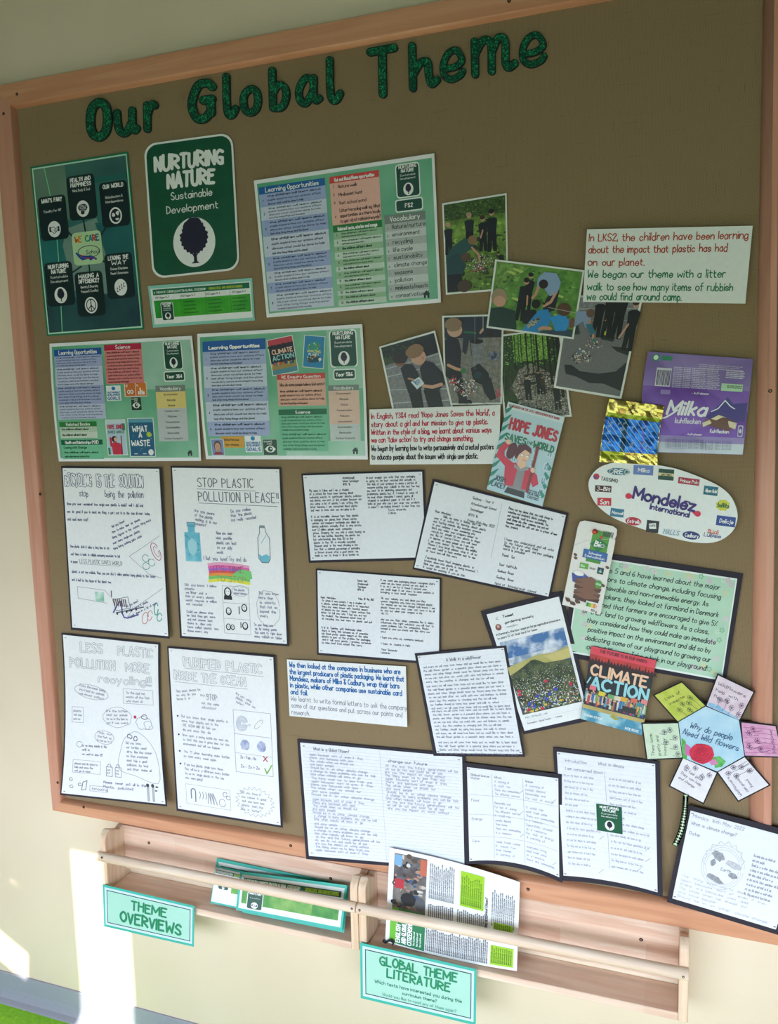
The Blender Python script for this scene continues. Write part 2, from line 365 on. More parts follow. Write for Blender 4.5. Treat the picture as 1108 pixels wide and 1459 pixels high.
# two widths of hessian overlapping at a seam
bpoly('fabric_panel', [(10, 145), (1200, -75), (1200, 945), (1066, 906), (860, 880), (590, 858), (430, 848), (60, 832)], 0, BD, BUR)
bpoly('fabric_panel', [(60, 828), (430, 844), (590, 854), (860, 876), (1066, 902), (1200, 941), (1200, 1362), (1066, 1334), (85, 1150)], 0, BD-.0012, BUR)
def wood(h, h2, dirn='X', gr=1., lam=False):
    m = bpy.data.materials.new('wood_'+h); m.use_nodes = True; nt = m.node_tree; b = nt.nodes['Principled BSDF']; b.inputs['Roughness'].default_value = .42; L = nt.links.new
    tc = nt.nodes.new('ShaderNodeTexCoord'); mp = nt.nodes.new('ShaderNodeMapping'); mp.inputs['Scale'].default_value = {'X': (1.2, 14, 22), 'Z': (22, 14, 1.2)}[dirn]
    L(tc.outputs['Object'], mp.inputs[0]); nz = nt.nodes.new('ShaderNodeTexNoise'); nz.inputs['Scale'].default_value = 2.6*gr; nz.inputs['Detail'].default_value = 6; nz.inputs['Distortion'].default_value = .9
    L(mp.outputs[0], nz.inputs[0]); r = nt.nodes.new('ShaderNodeValToRGB'); e = r.color_ramp.elements; e[0].position = .35; e[0].color = (*hexc(h2), 1); e[1].position = .62; e[1].color = (*hexc(h), 1); L(nz.outputs['Fac'], r.inputs[0])
    col = r.outputs[0]
    if lam:
        mp3 = nt.nodes.new('ShaderNodeMapping'); mp3.inputs['Rotation'].default_value = (math.pi/2, 0, 0); L(tc.outputs['Object'], mp3.inputs[0])
        br = nt.nodes.new('ShaderNodeTexBrick'); br.inputs['Scale'].default_value = 1; br.inputs['Brick Width'].default_value = .17; br.inputs['Row Height'].default_value = .042; br.inputs['Mortar Size'].default_value = 0
        br.inputs['Color1'].default_value = (1, 1, 1, 1); br.inputs['Color2'].default_value = (.90, .80, .76, 1); L(mp3.outputs[0], br.inputs[0])
        mm = nt.nodes.new('ShaderNodeMixRGB'); mm.blend_type = 'MULTIPLY'; mm.inputs[0].default_value = 1; L(col, mm.inputs[1]); L(br.outputs['Color'], mm.inputs[2]); col = mm.outputs[0]
    L(col, b.inputs['Base Color']); return m
FWX = wood('dba07c', 'ce8f6c', 'X'); FWZ = wood('d59a82', 'c88c74', 'Z')
def member(name, oA, oB, iA, iB, m, T=.020, r=.016, flat_out=.0015):
    """frame member: outer edge oA-oB, inner edge iA-iB (pixels of the edges on the board), rounded on the inside"""
    OA, OB = at(*oA, T*.9), at(*oB, T*.9); IA, IB = at(*iA, BD), at(*iB, BD); wdt = (OA-IA).length
    prof = [(0, 0), (0, T-flat_out), (flat_out/wdt, T)]
    for k in range(9):
        a = math.pi/2*k/8; prof.append((1-r*.75/wdt*(1-math.sin(a)), T-(T-BD*.4)*(1-math.cos(a))))
    prof.append((1, 0)); n = len(prof)
    def row(O, I): return [Vector((O.x+(I.x-O.x)*t, -d, O.z+(I.z-O.z)*t))-o0 for t, d in prof]
    v = row(OA, IA)+row(OB, IB)
    o = mk(name, v, [(i, (i+1) % n, n+(i+1) % n, n+i) for i in range(n)]+[tuple(range(n))[::-1], tuple(range(n, 2*n))], [m], parent=board)
    bm = bmesh.new(); bm.from_mesh(o.data); bmesh.ops.recalc_face_normals(bm, faces=bm.faces); bm.to_mesh(o.data); bm.free()
    o.data.polygons.foreach_set('use_smooth', [3 <= i < 11 for i in range(n)]+[False, False]); return o
def ln(p, q, x): return (x, p[1]+(q[1]-p[1])*(x-p[0])/(q[0]-p[0]))
member('frame_rail', (-12, 124), ln((0, 121), (560, 14), 1250), (25, 156), ln((25, 155.6), (876, 0), 1250), FWX)
member('frame_rail', (75.5, 1154.5), ln((400, 1215), (1108, 1347), 1250), (93, 1137), ln((93, 1137), (946, 1277), 1250), FWX)
member('frame_stile', (-12, 124), (75.5, 1154.5), (25, 156), (93, 1137), FWZ)
# middle stile, rounded on both sides towards the second bay
SA = [(1112, -40), (1097, 1322)]; SI = [(1087, -40), (1064, 1302)]
member('frame_stile', SA[0], SA[1], SI[0], SI[1], FWZ, T=.0205, r=.026)
def screw(px, py, d, parent, loc, r=.0038):
    P = at(px, py, d)-loc; v = []; n = 10
    for rr, dy in ((r, .0002), (r*.8, -.0008), (r*.35, -.0008), (r*.3, .0004)):
        v += [(P.x+rr*math.cos(2*math.pi*i/n), P.y+dy, P.z+rr*math.sin(2*math.pi*i/n)) for i in range(n)]
    f = [(k*n+i, k*n+(i+1) % n, (k+1)*n+(i+1) % n, (k+1)*n+i) for k in range(3) for i in range(n)]+[tuple(range(3*n, 4*n))]
    return mk('screw', v, f, [mat('4a3c36', .4, metal=.7)], parent=parent)
for a in ((24, 134), (5, 162), (82, 1115), (119, 1150), (414, 1205), (752, 1267), (1097, 557), (725, 1), (57, 704)): screw(*a, .0203, board, o0)
# frayed hessian threads sticking out behind the left stile
V = []; F = []
for px, py, dx, dy in ((36, 601, -8, -3), (38, 626, -7, -4), (37, 611, -4, -1), (46, 716, -3, 20), (46, 720, -5, 14), (41, 655, -3, 2), (44, 697, -2, 3), (54, 812, -3, 2), (55, 824, -5, -3), (54, 826, -5, 1), (56, 845, -4, -2), (60, 908, -4, -2), (37, 630, -5, -6), (8, 262, -5, 1), (9, 300, -8, -2), (43, 690, -2, -2)):
    A = at(px+4, py, .002)-o0; B = at(px+dx, py+dy, .004)-o0; k = len(V); w_ = .0008
    V += [A+Vector((0, 0, w_)), A-Vector((0, 0, w_)), B+Vector((w_, 0, 0)), A+Vector((0, -.001, 0))]; F += [(k, k+1, k+2), (k, k+3, k+2), (k+1, k+3, k+2)]
tag(mk('frayed_threads', V, F, [mat('8a6a48', .9)], parent=board), kind='stuff')

# ================================================================ the two book ledges
PINE = wood('f2dac6', 'e2bda6', 'X', 1.2, lam=True); PINEZ = wood('ecd2b6', 'dcb898', 'Z', 1.4); PINER = wood('f0dac4', 'e4c6ac', 'X', 1.6)
SD = .086; THK = .018
def zat(px, py, d): return at(px, py, d).z
XL = at(173, 1174, 0).x; XR = at(981, 1400, SD).x; XM = at(510.5, 1320, SD).x
ZT = (zat(178, 1174, .012)+zat(965, 1322, .012))/2+.002; ZF = zat(973, 1357, SD); ZB = zat(965, 1404.5, 0)+.004; ZU = zat(973, 1457, SD)
ZR = (zat(150, 1221, SD+.008)+zat(960, 1387, SD+.008))/2; ZP = zat(182, 1236, .012)
def ledge(x0, x1, label):
    L0 = Vector((x0, 0, ZB)); t = thing('book_ledge', label, 'shelf', L0, 'wall book ledges under the board')
    def pt(name, bx, m, bv=.0012): v, f = bx; return bevel_obj(mk(name, [Vector(p)-L0 for p in v], f, [m], parent=t), bv, 1)
    pt('back_panel', box(x0+THK, x1-THK, -.016, -.001, ZP, ZT), PINE)
    pt('base_board', box(x0+THK, x1-THK, -SD+.002, -.001, ZB-.016, ZB), PINE)
    for xa in (x0, x1-THK):
        pr = [(-.001, ZU), (-SD, ZU), (-SD, ZF-.004)]+[(-SD+.03*(1-math.cos(a)), ZF-.004+.026*math.sin(a)) for a in (.3, .6, .9, 1.2)]+[(-.028, ZT-.004), (-.018, ZT), (-.001, ZT)]
        v = [Vector((x, y, z))-L0 for x in (xa, xa+THK) for y, z in pr]; n = len(pr)
        o = mk('end_panel', v, [(i, (i+1) % n, n+(i+1) % n, n+i) for i in range(n)]+[tuple(range(n))[::-1], tuple(range(n, 2*n))], [PINEZ], parent=t); bevel_obj(o, .0022, 2)
    n = 20; R_ = .0112; v = []; prr = [(x0-.004, R_*.75), (x0-.001, R_), (x1+.001, R_), (x1+.003, R_*.75)]
    if x0 > XL+.1: prr = [(x0+.001, R_*.9), (x0+.003, R_), (x1-.002, R_), (x1-.0005, R_*.85)]
    else: prr = [(x0-.004, R_*.75), (x0-.001, R_), (x1-.003, R_), (x1-.001, R_*.9)]
    for x, r in prr: v += [Vector((x, -SD-.006+r*math.cos(2*math.pi*i/n), ZR+r*math.sin(2*math.pi*i/n)))-L0 for i in range(n)]
    mk('rod', v, [(k*n+i, k*n+(i+1) % n, (k+1)*n+(i+1) % n, (k+1)*n+i) for k in range(3) for i in range(n)]+[tuple(range(n))[::-1], tuple(range(3*n, 4*n))], [PINER], parent=t, smooth=True)
    return t, L0
lg, la = ledge(XL, XM-.0006, 'left pale pine book ledge holding teal-edged leaflets')
rg, ra = ledge(XM+.0006, XR, 'right pale pine book ledge holding one curled white booklet')
for a in ((212, 1201), (471, 1252)): screw(*a, .0163, lg, la, .004)
for a in ((913, 1339),): screw(*a, .0163, rg, ra, .004)
def pxrod(x):  # screws through the rod ends
    pass
for px, py, t, l in ((145, 1222, lg, la), (501, 1295, lg, la), (512, 1297, rg, ra), (973, 1392, rg, ra)): screw(px, py, SD+.0165, t, l, .003)
# ================================================================ heading: fourteen glitter letters cut from card
def glitter():
    m = bpy.data.materials.new('green_glitter'); m.use_nodes = True; nt = m.node_tree; b = nt.nodes['Principled BSDF']; L = nt.links.new
    tc = nt.nodes.new('ShaderNodeTexCoord'); vo = nt.nodes.new('ShaderNodeTexVoronoi'); vo.inputs['Scale'].default_value = 420; L(tc.outputs['Object'], vo.inputs[0])
    sx = nt.nodes.new('ShaderNodeSeparateColor'); L(vo.outputs['Color'], sx.inputs[0])
    r = nt.nodes.new('ShaderNodeValToRGB'); e = r.color_ramp.elements; e[0].position = .0; e[0].color = (*hexc('03382a'), 1); e[1].position = 1.; e[1].color = (*hexc('22b874'), 1)
    k = e.new(.7); k.color = (*hexc('075a40'), 1); L(sx.outputs[0], r.inputs[0]); L(r.outputs[0], b.inputs['Base Color'])
    b.inputs['Roughness'].default_value = .35; b.inputs['Metallic'].default_value = .25
    bp = nt.nodes.new('ShaderNodeBump'); bp.inputs['Strength'].default_value = .6; bp.inputs['Distance'].default_value = .001; L(sx.outputs[1], bp.inputs['Height']); L(bp.outputs[0], b.inputs['Normal'])
    return m
GLI = glitter(); EDGE = mat('0b2a26', .7)
CARD = {  # strokes in a 0..1 box (u right, v up)
'O': ['~.5,1 .12,.86 0,.5 .12,.14 .5,0 .88,.14 1,.5 .88,.86 .5,1'],
'u': ['~0,1 .05,.35 .22,.03 .5,.03 .72,.4', '~.78,1 .78,.25 .88,.04 1,.12'],
'r': ['.2,1 .2,0', '~.2,.55 .45,.85 .8,1 1,.92'],
'G': ['~1,.86 .72,1 .3,.95 .03,.6 .03,.3 .25,.03 .62,0 .92,.18', '.55,.52 .97,.52', '.92,.52 .92,.12'],
'l': ['~.2,1 .2,.3 .35,.04 .7,.02 1,.16'],
'o': ['~.5,1 .1,.82 0,.5 .12,.15 .5,0 .88,.15 1,.5 .88,.85 .5,1'],
'b': ['.12,1 .12,.04', '~.12,.42 .5,.6 .92,.5 1,.25 .7,.02 .12,.04'],
'a': ['~.72,.85 .35,1 .02,.6 .05,.15 .35,0 .72,.45', '~.74,.95 .72,.25 .84,.03 1,.1'],
'T': ['0,.93 1,.93', '.5,.93 .5,0'],
'h': ['.1,1 .1,0', '~.1,.3 .38,.56 .66,.55 .7,.25 .8,.02 1,.1'],
'e': ['~.05,.42 .6,.42 .97,.62 .7,1 .3,.95 .02,.6 .05,.2 .4,0 .85,.08 1,.22'],
'm': ['.06,1 .06,0', '~.06,.6 .25,.98 .44,.85 .45,0', '~.46,.6 .62,.98 .78,.85 .78,.2 .86,.02 1,.12'],
}
def card_letter(ch, x0, x1, y0, y1, label, wt=10.):
    wt -= 2.2
    bx0, bx1, by0, by1 = x0+wt/2+1.5, x1-wt/2-1.5, y0+wt/2+1.5, y1-wt/2-1.5
    W_ = bx1-bx0; s_ = -.18; H_ = (by1-by0)-abs(s_)*W_
    if ch in 'T': H_ = (by1-by0)
    def pp(u, v): return (bx0+u*W_+(-.06)*v*H_*.3, by1+(s_*W_*u if ch != 'T' else s_*W_*(u-.5))-v*H_)
    lines = []
    for st in CARD[ch]:
        sm = st[0] == '~'; q = [tuple(float(t) for t in p.split(',')) for p in st.lstrip('~').split()]
        if sm: q = smoothp(q, 5)
        lines.append([pp(*p) for p in q])
    c = at((x0+x1)/2, (y0+y1)/2, .009); t = thing('card_letter', label, 'letter', c, 'glitter heading letters')
    for nm, w_, d0, d1, m in (('card_edge', wt+2.8, BD+.0005, .0105, EDGE), ('glitter_face', wt, .0105, .0112, GLI)):
        V = []; F = []
        for q in lines:
            v, f = ribbon(q, w_, True)
            if not v: continue
            dz = np.zeros(len(v)); k_ = len(V)
            for j, g in enumerate(f):
                for i in g: dz[i] = ((j+k_) % 67)*6e-6
            A = unproj([p[0] for p in v], [p[1] for p in v], d1+dz)-np.array(c); Bk = A.copy(); Bk[:, 1] += d1-d0; b = len(V); N = len(v)
            V += list(A)+list(Bk)
            for g in f:
                if sum(v[i][0]*v[j][1]-v[j][0]*v[i][1] for i, j in zip(g, g[1:]+g[:1])) < 0: g = g[::-1]
                F.append(tuple(i+b for i in g[::-1])); F += [(g[i]+b, g[(i+1) % len(g)]+b, g[(i+1) % len(g)]+N+b, g[i]+N+b) for i in range(len(g))]
        o = mk(nm, V, F, [m], parent=t)
for a in (('O', 122, 160, 137, 204, 'large glittery green card letter O starting the heading', 12.5), ('u', 161, 200, 150, 197, 'glittery green card letter u, second letter of the heading', 10.5),
    ('r', 201, 226, 142, 190, 'glittery green card letter r closing the first heading word', 10.5), ('G', 267, 309, 110, 178, 'large glittery green card capital G in the heading', 12),
    ('l', 314, 341, 101, 172, 'glittery green card letter l right after the capital G', 10.5), ('o', 341, 373, 119, 168, 'round glittery green card letter o after the G and l', 10.5),
    ('b', 380, 413, 91, 162, 'glittery green card letter b in the middle of the heading', 10.5), ('a', 420, 460, 102, 154, 'glittery green card letter a in the middle heading word', 10.5),
    ('l', 461, 490, 77, 151, 'glittery green card letter l ending the middle heading word', 10.5), ('T', 522, 568, 60, 140, 'large glittery green card capital T opening the third heading word', 11.5),
    ('h', 578, 628, 53, 132, 'glittery green card letter h right of the capital T', 11), ('e', 626, 664, 65, 120, 'glittery green card letter e between the h and m', 9.4),
    ('m', 667, 739, 43, 112, 'wide glittery green card letter m near the heading end', 11), ('e', 739, 780, 43, 99, 'glittery green card letter e ending the whole heading', 9.4)):
    card_letter(*a)

# ================================================================ shared pieces of print
DG = '0d4a38'; WH = 'f0f2f0'
def tree(s, x, y, r, c='1c2230', lv=4, n=26):
    """broad leafy tree silhouette, crown centre x,y, crown half width r"""
    pts = [];
    for i in range(n):
        a = 2*math.pi*i/n; k = 1+(.07 if i % 2 else -.03)
        w_ = r*(1. if math.sin(a) > -.2 else .9); pts.append((x+w_*k*math.cos(a), y+r*1.22*k*math.sin(a)))
    s.poly(pts, c, lv); s.poly([(x-r*.11, y+r*.9), (x+r*.11, y+r*.9), (x+r*.13, y+r*1.75), (x+r*.3, y+r*1.9), (x-r*.3, y+r*1.9), (x-r*.1, y+r*1.75)], c, lv)
    s.line([(x-r*.35, y+r*.95), (x, y+r*1.5), (x+r*.38, y+r*.95)], r*.09, c, lv)
def badge(s, x0, y0, x1, y1, words=('NURTURING', 'NATURE'), sub=('Sustainable', 'Development'), icon='tree', border=True, part='badge', lv=2, bg=DG, r=None):
    s.part(part); w_ = x1-x0; h_ = y1-y0; cx = (x0+x1)/2; r = r if r is not None else w_*.14
    if border: s.rr(x0, y0, x1, y1, r, WH, lv); s.rr(x0+w_*.045, y0+w_*.045, x1-w_*.045, y1-w_*.045, r*.8, bg, lv+1)
    else: s.rr(x0, y0, x1, y1, max(r, .01), bg, lv+1)
    k = len(words)
    for i, t in enumerate(words): s.text(t, cx, y0+h_*(.135+.115*i), h_*.085, WH, h_*.02, lv+2, align='c', fit=w_*(.72 if len(t) > 6 else .52), jit=.5, slant=.08)
    for i, t in enumerate(sub): s.text(t, cx, y0+h_*(.36+.1*i), h_*.055, WH, h_*.0075, lv+2, align='c', fit=w_*(.62 if len(t) > 6 else .4))
    ry = h_*.185; rx = min(w_*.27, h_*.168); yc = y0+h_*.755
    s.ell(cx, yc, rx, ry, WH, lv+2, 26)
    if icon == 'tree': tree(s, cx, yc-ry*.2, rx*.56, '1c2230', lv+3)
    elif icon == 'peace':
        s.line(ell(cx, yc, rx*.72, ry*.74, 24)+[ell(cx, yc, rx*.72, ry*.74, 24)[0]], rx*.13, '1c2230', lv+3)
        for dx, dy in ((0, -1), (0, 1), (-.7, .7), (.7, .7)): s.line([(cx, yc), (cx+dx*rx*.7, yc+dy*ry*.72)], rx*.13, '1c2230', lv+3)
    elif icon == 'globe':
        s.ell(cx, yc, rx*.78, ry*.8, '1c2230', lv+3, 22); s.ell(cx-rx*.3, yc-ry*.1, rx*.28, ry*.22, WH, lv+4, 9, wob=.3); s.ell(cx+rx*.3, yc-ry*.3, rx*.22, ry*.3, WH, lv+4, 9, wob=.3); s.ell(cx+rx*.2, yc+ry*.45, rx*.28, ry*.16, WH, lv+4, 9, wob=.3)
    elif icon == 'brain':
        s.ell(cx, yc-ry*.1, rx*.72, ry*.5, '1c2230', lv+3, 18, wob=.06); s.ell(cx-rx*.1, yc+ry*.5, rx*.3, ry*.2, '1c2230', lv+3)
        for k_ in range(4): s.line([(cx-rx*.5, yc-ry*.35+k_*ry*.18), (cx-rx*.1, yc-ry*.45+k_*ry*.2), (cx+rx*.2, yc-ry*.25+k_*ry*.16), (cx+rx*.5, yc-ry*.35+k_*ry*.2)], rx*.06, WH, lv+4, sm=True)
    elif icon == 'hands':
        s.poly([(cx-rx*.8, yc-ry*.3), (cx-rx*.55, yc-ry*.35), (cx-rx*.5, yc+ry*.3), (cx-rx*.8, yc+ry*.3)], '1c2230', lv+3); s.poly([(cx+rx*.8, yc-ry*.3), (cx+rx*.55, yc-ry*.35), (cx+rx*.5, yc+ry*.3), (cx+rx*.8, yc+ry*.3)], '1c2230', lv+3)
        s.line([(cx-rx*.5, yc-ry*.2), (cx-rx*.1, yc-ry*.3), (cx+rx*.2, yc-ry*.05), (cx+rx*.45, yc-ry*.2)], rx*.08, '1c2230', lv+3, sm=True); s.line([(cx-rx*.5, yc+ry*.2), (cx-rx*.1, yc+ry*.5), (cx+rx*.25, yc+ry*.35), (cx+rx*.5, yc+ry*.1)], rx*.08, '1c2230', lv+3, sm=True)
        for k_ in range(3): s.line([(cx-rx*.1+k_*rx*.14, yc+ry*.05), (cx+rx*.05+k_*rx*.14, yc+ry*.3)], rx*.06, '1c2230', lv+3)
    elif icon == 'steps':
        for k_ in range(4):
            xx = cx-rx*.55+k_*rx*.36; yy = yc+ry*.4-k_*ry*.18; s.ell(xx, yy-ry*.32, rx*.09, ry*.09, '1c2230', lv+3, 8); s.line([(xx, yy-ry*.25), (xx-rx*.08, yy+ry*.05), (xx+rx*.1, yy+ry*.05)], rx*.07, '1c2230', lv+3); s.line([(xx-rx*.15, yy+ry*.1), (xx+rx*.2, yy+ry*.1)], rx*.05, '1c2230', lv+3)
def tiny(s, x0, y0, x1, n, dy, h, c='33384a', words=None, bold=()):
    """lines of small print"""
    W_ = words or ['the children will learn about', 'pupils explore how our actions affect', 'discuss what could be done to help', 'look after living things and the planet', 'vocabulary nature environment recycling', 'share ideas and write about change']
    for i in range(n):
        t = W_[i % len(W_)]; f = (x1-x0)*(random.uniform(.55, .8) if i == n-1 else random.uniform(.9, 1.))
        s.text(t, x0, y0+i*dy, h, c, h*(.24 if i in bold else .15), 6, fit=f, sub=1)
def house(s, x, y, r, c='17352c'):
    s.poly([(x-r, y), (x, y-r*.95), (x+r, y)], c, 3); s.rect(x-r*.72, y-.2, x+r*.72, y+r*.8, c, 3); s.rect(x-r*.16, y+r*.2, x+r*.16, y+r*.8, 'b8d8c4', 4); s.rect(x+r*.4, y-r*.9, x+r*.62, y-r*.3, c, 3)
def minibook(s, q, kind):
    """small printed picture of a book cover; q = x0,y0,x1,y1 (+ rotation)"""
    x0, y0, x1, y1, a = q; cx, cy_ = (x0+x1)/2, (y0+y1)/2; w_, h_ = x1-x0, y1-y0; ca, sa = math.cos(a), math.sin(a)
    def T(u, v): u = (u-.5)*w_; v = (v-.5)*h_; return (cx+u*ca-v*sa, cy_+u*sa+v*ca)
    def R(u0, v0, u1, v1, c, lv): s.poly([T(u0, v0), T(u1, v0), T(u1, v1), T(u0, v1)], c, lv)
    def X(t, u, v, hh, f, c, wt=.2, lv=6): p = T(u, v); s.text(t, p[0], p[1], hh*h_, c, hh*h_*wt, lv, align='c', fit=f*w_, rot=a, sub=1, jit=.3)
    s.part('book_picture'); R(-.03, -.02, 1.03, 1.02, WH, 3)
    if kind == 'waste':
        R(0, 0, 1, 1, '1d5f86', 4); R(0, .0, 1, .1, '5fa0b4', 5)
        for t, v, f in (('WHAT', .34, .6), ('A', .5, .12), ('WASTE', .72, .75)): X(t, .45, v, .14, f, 'f4f6f6', .22)
        s.ell(*T(.8, .42), w_*.11, h_*.07, 'b9cf3a', 5, 12, wob=.15); s.ell(*T(.84, .9), w_*.11, h_*.08, 'eef0ee', 5); R(.15, .93, .3, .95, 'f0f0f0', 5); R(.5, .93, .65, .95, 'f0f0f0', 5)
        for _ in range(26): s.ell(*T(random.uniform(.05, .95), random.uniform(.1, .95)), w_*.015, h_*.012, random.choice(['8fc0d0', 'c9d95a', '3f90b0', '12496a']), 5, 6)
    elif kind == 'hope':
        R(0, 0, 1, 1, 'b9cfdf', 4); R(0, 0, 1, .1, 'd0e0e8', 5); X('HOPE JONES', .5, .25, .11, .85, 'c8324a'); X('SAVES WORLD', .5, .38, .07, .85, '2d7a5c')
        s.ell(*T(.38, .55), w_*.15, h_*.09, '4a2230', 5); s.ell(*T(.44, .56), w_*.09, h_*.06, 'e6b494', 6); s.poly([T(.2, .68), T(.4, .63), T(.7, .68), T(.78, 1), T(.25, 1)], 'd0354e', 5); s.poly([T(.12, .5), T(.22, .5), T(.26, .8), T(.14, .76)], 'd0354e', 5); R(.72, .45, .77, 1, 'a03038', 6)
        R(.82, .1, 1, .3, '3a8a78', 5); R(.0, .8, .12, 1, '3a8a78', 5)
    elif kind == 'climate':
        R(0, 0, 1, 1, '1c2733', 4); R(0, 0, 1, .2, 'c2414e', 5)
        for k in range(9): s.ell(*T(.05+.11*k, .2), w_*.07, h_*.05, '2a1f2c', 6, 8, wob=.3)
        X('CLIMATE', .52, .42, .12, .82, 'eac0a8', .24); X('ACTION', .52, .6, .13, .85, '8fc8cc', .24); R(0, .68, 1, .86, 'a58a4a', 5); R(0, .86, 1, 1, '4f8fa0', 5)
        for k in range(16): s.ell(*T(.04+.06*k, .72+random.uniform(-.03, .03)), w_*.035, h_*.05, random.choice(['d0554a', '3d6f9a', '222a38', 'd8b04a', '7fa05a']), 6, 7)
    elif kind == 'planet':
        R(0, 0, 1, 1, '1f86b8', 4)
        s.ell(*T(.5, .32), w_*.34, h_*.15, '2c9a8a', 5, 14, wob=.1); s.ell(*T(.5, .72), w_*.36, h_*.13, '234a62', 5, 14, wob=.1); X('AMAZING', .5, .52, .08, .66, 'e0e46a'); X('PLANET', .5, .62, .07, .5, 'f0f2ea')
        for _ in range(22): s.ell(*T(random.uniform(.18, .82), random.choice([random.uniform(.2, .42), random.uniform(.64, .82)])), w_*.03, h_*.025, random.choice(['d0554a', 'e8c84a', '6fbf5a', 'f0f0e8', '2a6a9a', 'a05a3a']), 6, 6)
        s.ell(*T(.82, .72), w_*.08, h_*.05, 'e8e8e0', 7, 10)
def goals(s, x0, y0, x1, y1):
    s.part('goals_badge'); w_ = x1-x0; h_ = y1-y0; s.rect(x0, y0, x1, y1, 'eef1f5', 3); s.ell((x0+x1)/2, y0+h_*.18, w_*.13, h_*.13, '2f86c0', 4)
    for t, v, hh, f in (('SUSTAINABLE', .5, .11, .86), ('DEVELOPMENT', .66, .11, .86), ('GOALS', .93, .2, .84)): s.text(t, (x0+x1)/2, y0+h_*v, h_*hh, '1f6fae', h_*hh*.22, 5, align='c', fit=w_*f, sub=1)
def eye(s, x0, y0, x1, y1):
    s.part('eye_badge'); w_ = x1-x0; h_ = y1-y0; cx, cy_ = (x0+x1)/2, y0+h_*.62; s.rect(x0-w_*.03, y0-h_*.03, x1+w_*.03, y1+h_*.03, 'cfe0d2', 3); s.rect(x0, y0, x1, y1, '1f4a34', 4)
    s.poly([(cx-w_*.4, cy_), (cx-w_*.2, cy_-h_*.18), (cx, cy_-h_*.24), (cx+w_*.2, cy_-h_*.18), (cx+w_*.4, cy_), (cx+w_*.2, cy_+h_*.18), (cx, cy_+h_*.22), (cx-w_*.2, cy_+h_*.18)], 'eef2ee', 5); s.ell(cx, cy_, w_*.17, h_*.17, '1f4a34', 6); s.ell(cx+w_*.05, cy_-h_*.03, w_*.06, h_*.06, 'eef2ee', 7)
    s.text('13 CLIMATE', x0+w_*.06, y0+h_*.18, h_*.1, WH, h_*.02, 6, fit=w_*.6); s.text('ACTION', x0+w_*.3, y0+h_*.32, h_*.08, WH, h_*.015, 6, fit=w_*.32)
LAM = .32   # laminated sheets are glossier
SAT = (1, 1, 1)

# ---------------------------------------------------------------- six-topic teal poster
s = Sheet('topic_poster', 'dark teal laminated poster linking six black rounded topic boxes to a pale square', 'poster', [(43, 238), (182, 216), (205, 469), (67, 479)], 150, d=.0085, rough=LAM, m=mat('1d7a56', LAM))
s.part('background_print')
s.rect(1.5, 1.5, 98.5, 148.5, 'bfe6d0', 1); s.rect(2.6, 2.8, 97.4, 147.2, mat('2d5a5a', LAM, '3f7f76', 9., .3, .7), 2)
s.rect(2.6, 2.8, 35, 50, mat('5b7a68', LAM, '6d8c7a', 7.), 3); s.rect(35, 2.8, 97.4, 22, mat('3f6f66', LAM, '2f5a58', 8.), 3); s.rect(35, 18, 97.4, 21, '1e6a62', 4)
s.poly([(30, 58), (62, 52), (75, 100), (70, 118), (30, 112), (20, 88)], mat('6a8a80', LAM, '7d9a90', 12.), 3); s.poly([(60, 56), (97, 60), (97, 120), (78, 118)], mat('1f5a5c', LAM, '2a6c6c', 10.), 4); s.poly([(3, 62), (22, 56), (30, 100), (3, 105)], mat('1c6466', LAM, '2a7a76', 10.), 3)
s.rect(2.6, 118, 97.4, 147.2, mat('1e3f48', LAM, '2c5558', 8.), 4)
s.line([(14, 3), (20, 60), (16, 147)], .8, '7fd8a0', 5, sm=True)
for a in ((24, 52, 42, 72), (48, 46, 50, 68), (80, 52, 62, 70), (24, 100, 42, 92), (50, 106, 50, 88), (82, 98, 62, 88)): s.line([a[:2], a[2:]], 1.4, '14242a', 5)
for x, y, wd, sb, ic in ((4, 28, ("WHAT'S FAIR?", ' '), ('Equality for All?',), 'hands'), (35, 13.5, ('HEALTH AND', 'HAPPINESS'), ('Mind, Body & Soul',), 'brain'), (67.5, 23, ('OUR WORLD', ' '), ('Globalisation &', 'Interdependence'), 'globe'),
        (4, 86, ('NURTURING', 'NATURE'), ('Sustainable', 'Development'), 'tree'), (34, 97, ('MAKING A', 'DIFFERENCE?'), ('Identity & Diversity', 'Peace & Conflict'), 'peace'), (66, 84, ('LEADING THE', 'WAY'), ('Choices & Decisions', 'Power & Governance'), 'steps')):
    badge(s, x, y, x+28.5, y+38.5, [t for t in wd if t.strip()] or wd, sb, ic, border=False, part='topic_box', lv=5, bg='10282a')
s.part('school_logo'); s.rr(35, 62.5, 65, 91, 4, 'b9d9a8', 6)
for i, (ch, c) in enumerate(zip('WE CARE', ('d84a2a', 'e8a030', '', '2f9a50', '2a8a9a', 'c8483a', '2a6a9a'))):
    if ch != ' ': s.text(ch, 38.2+i*3.6, 71, 5, c, 1.1, 8)
s.line(ell(51, 80, 11, 5.2, 22)+[ell(51, 80, 11, 5.2, 22)[0]], .6, '3a4a6a', 7); s.text('School', 48, 82, 3.4, '333a5a', .45, 8, slant=.2)
for k, c in enumerate(('1f3f9a', '2f5fb0', 'c83040', '24408a')): s.line([(38+k*2, 80+k*1.2), (44+k*2.4, 86-k*.5), (52, 84+k), (58-k, 87-k*.6)], 1.5, c, 8, sm=True)
s.done()

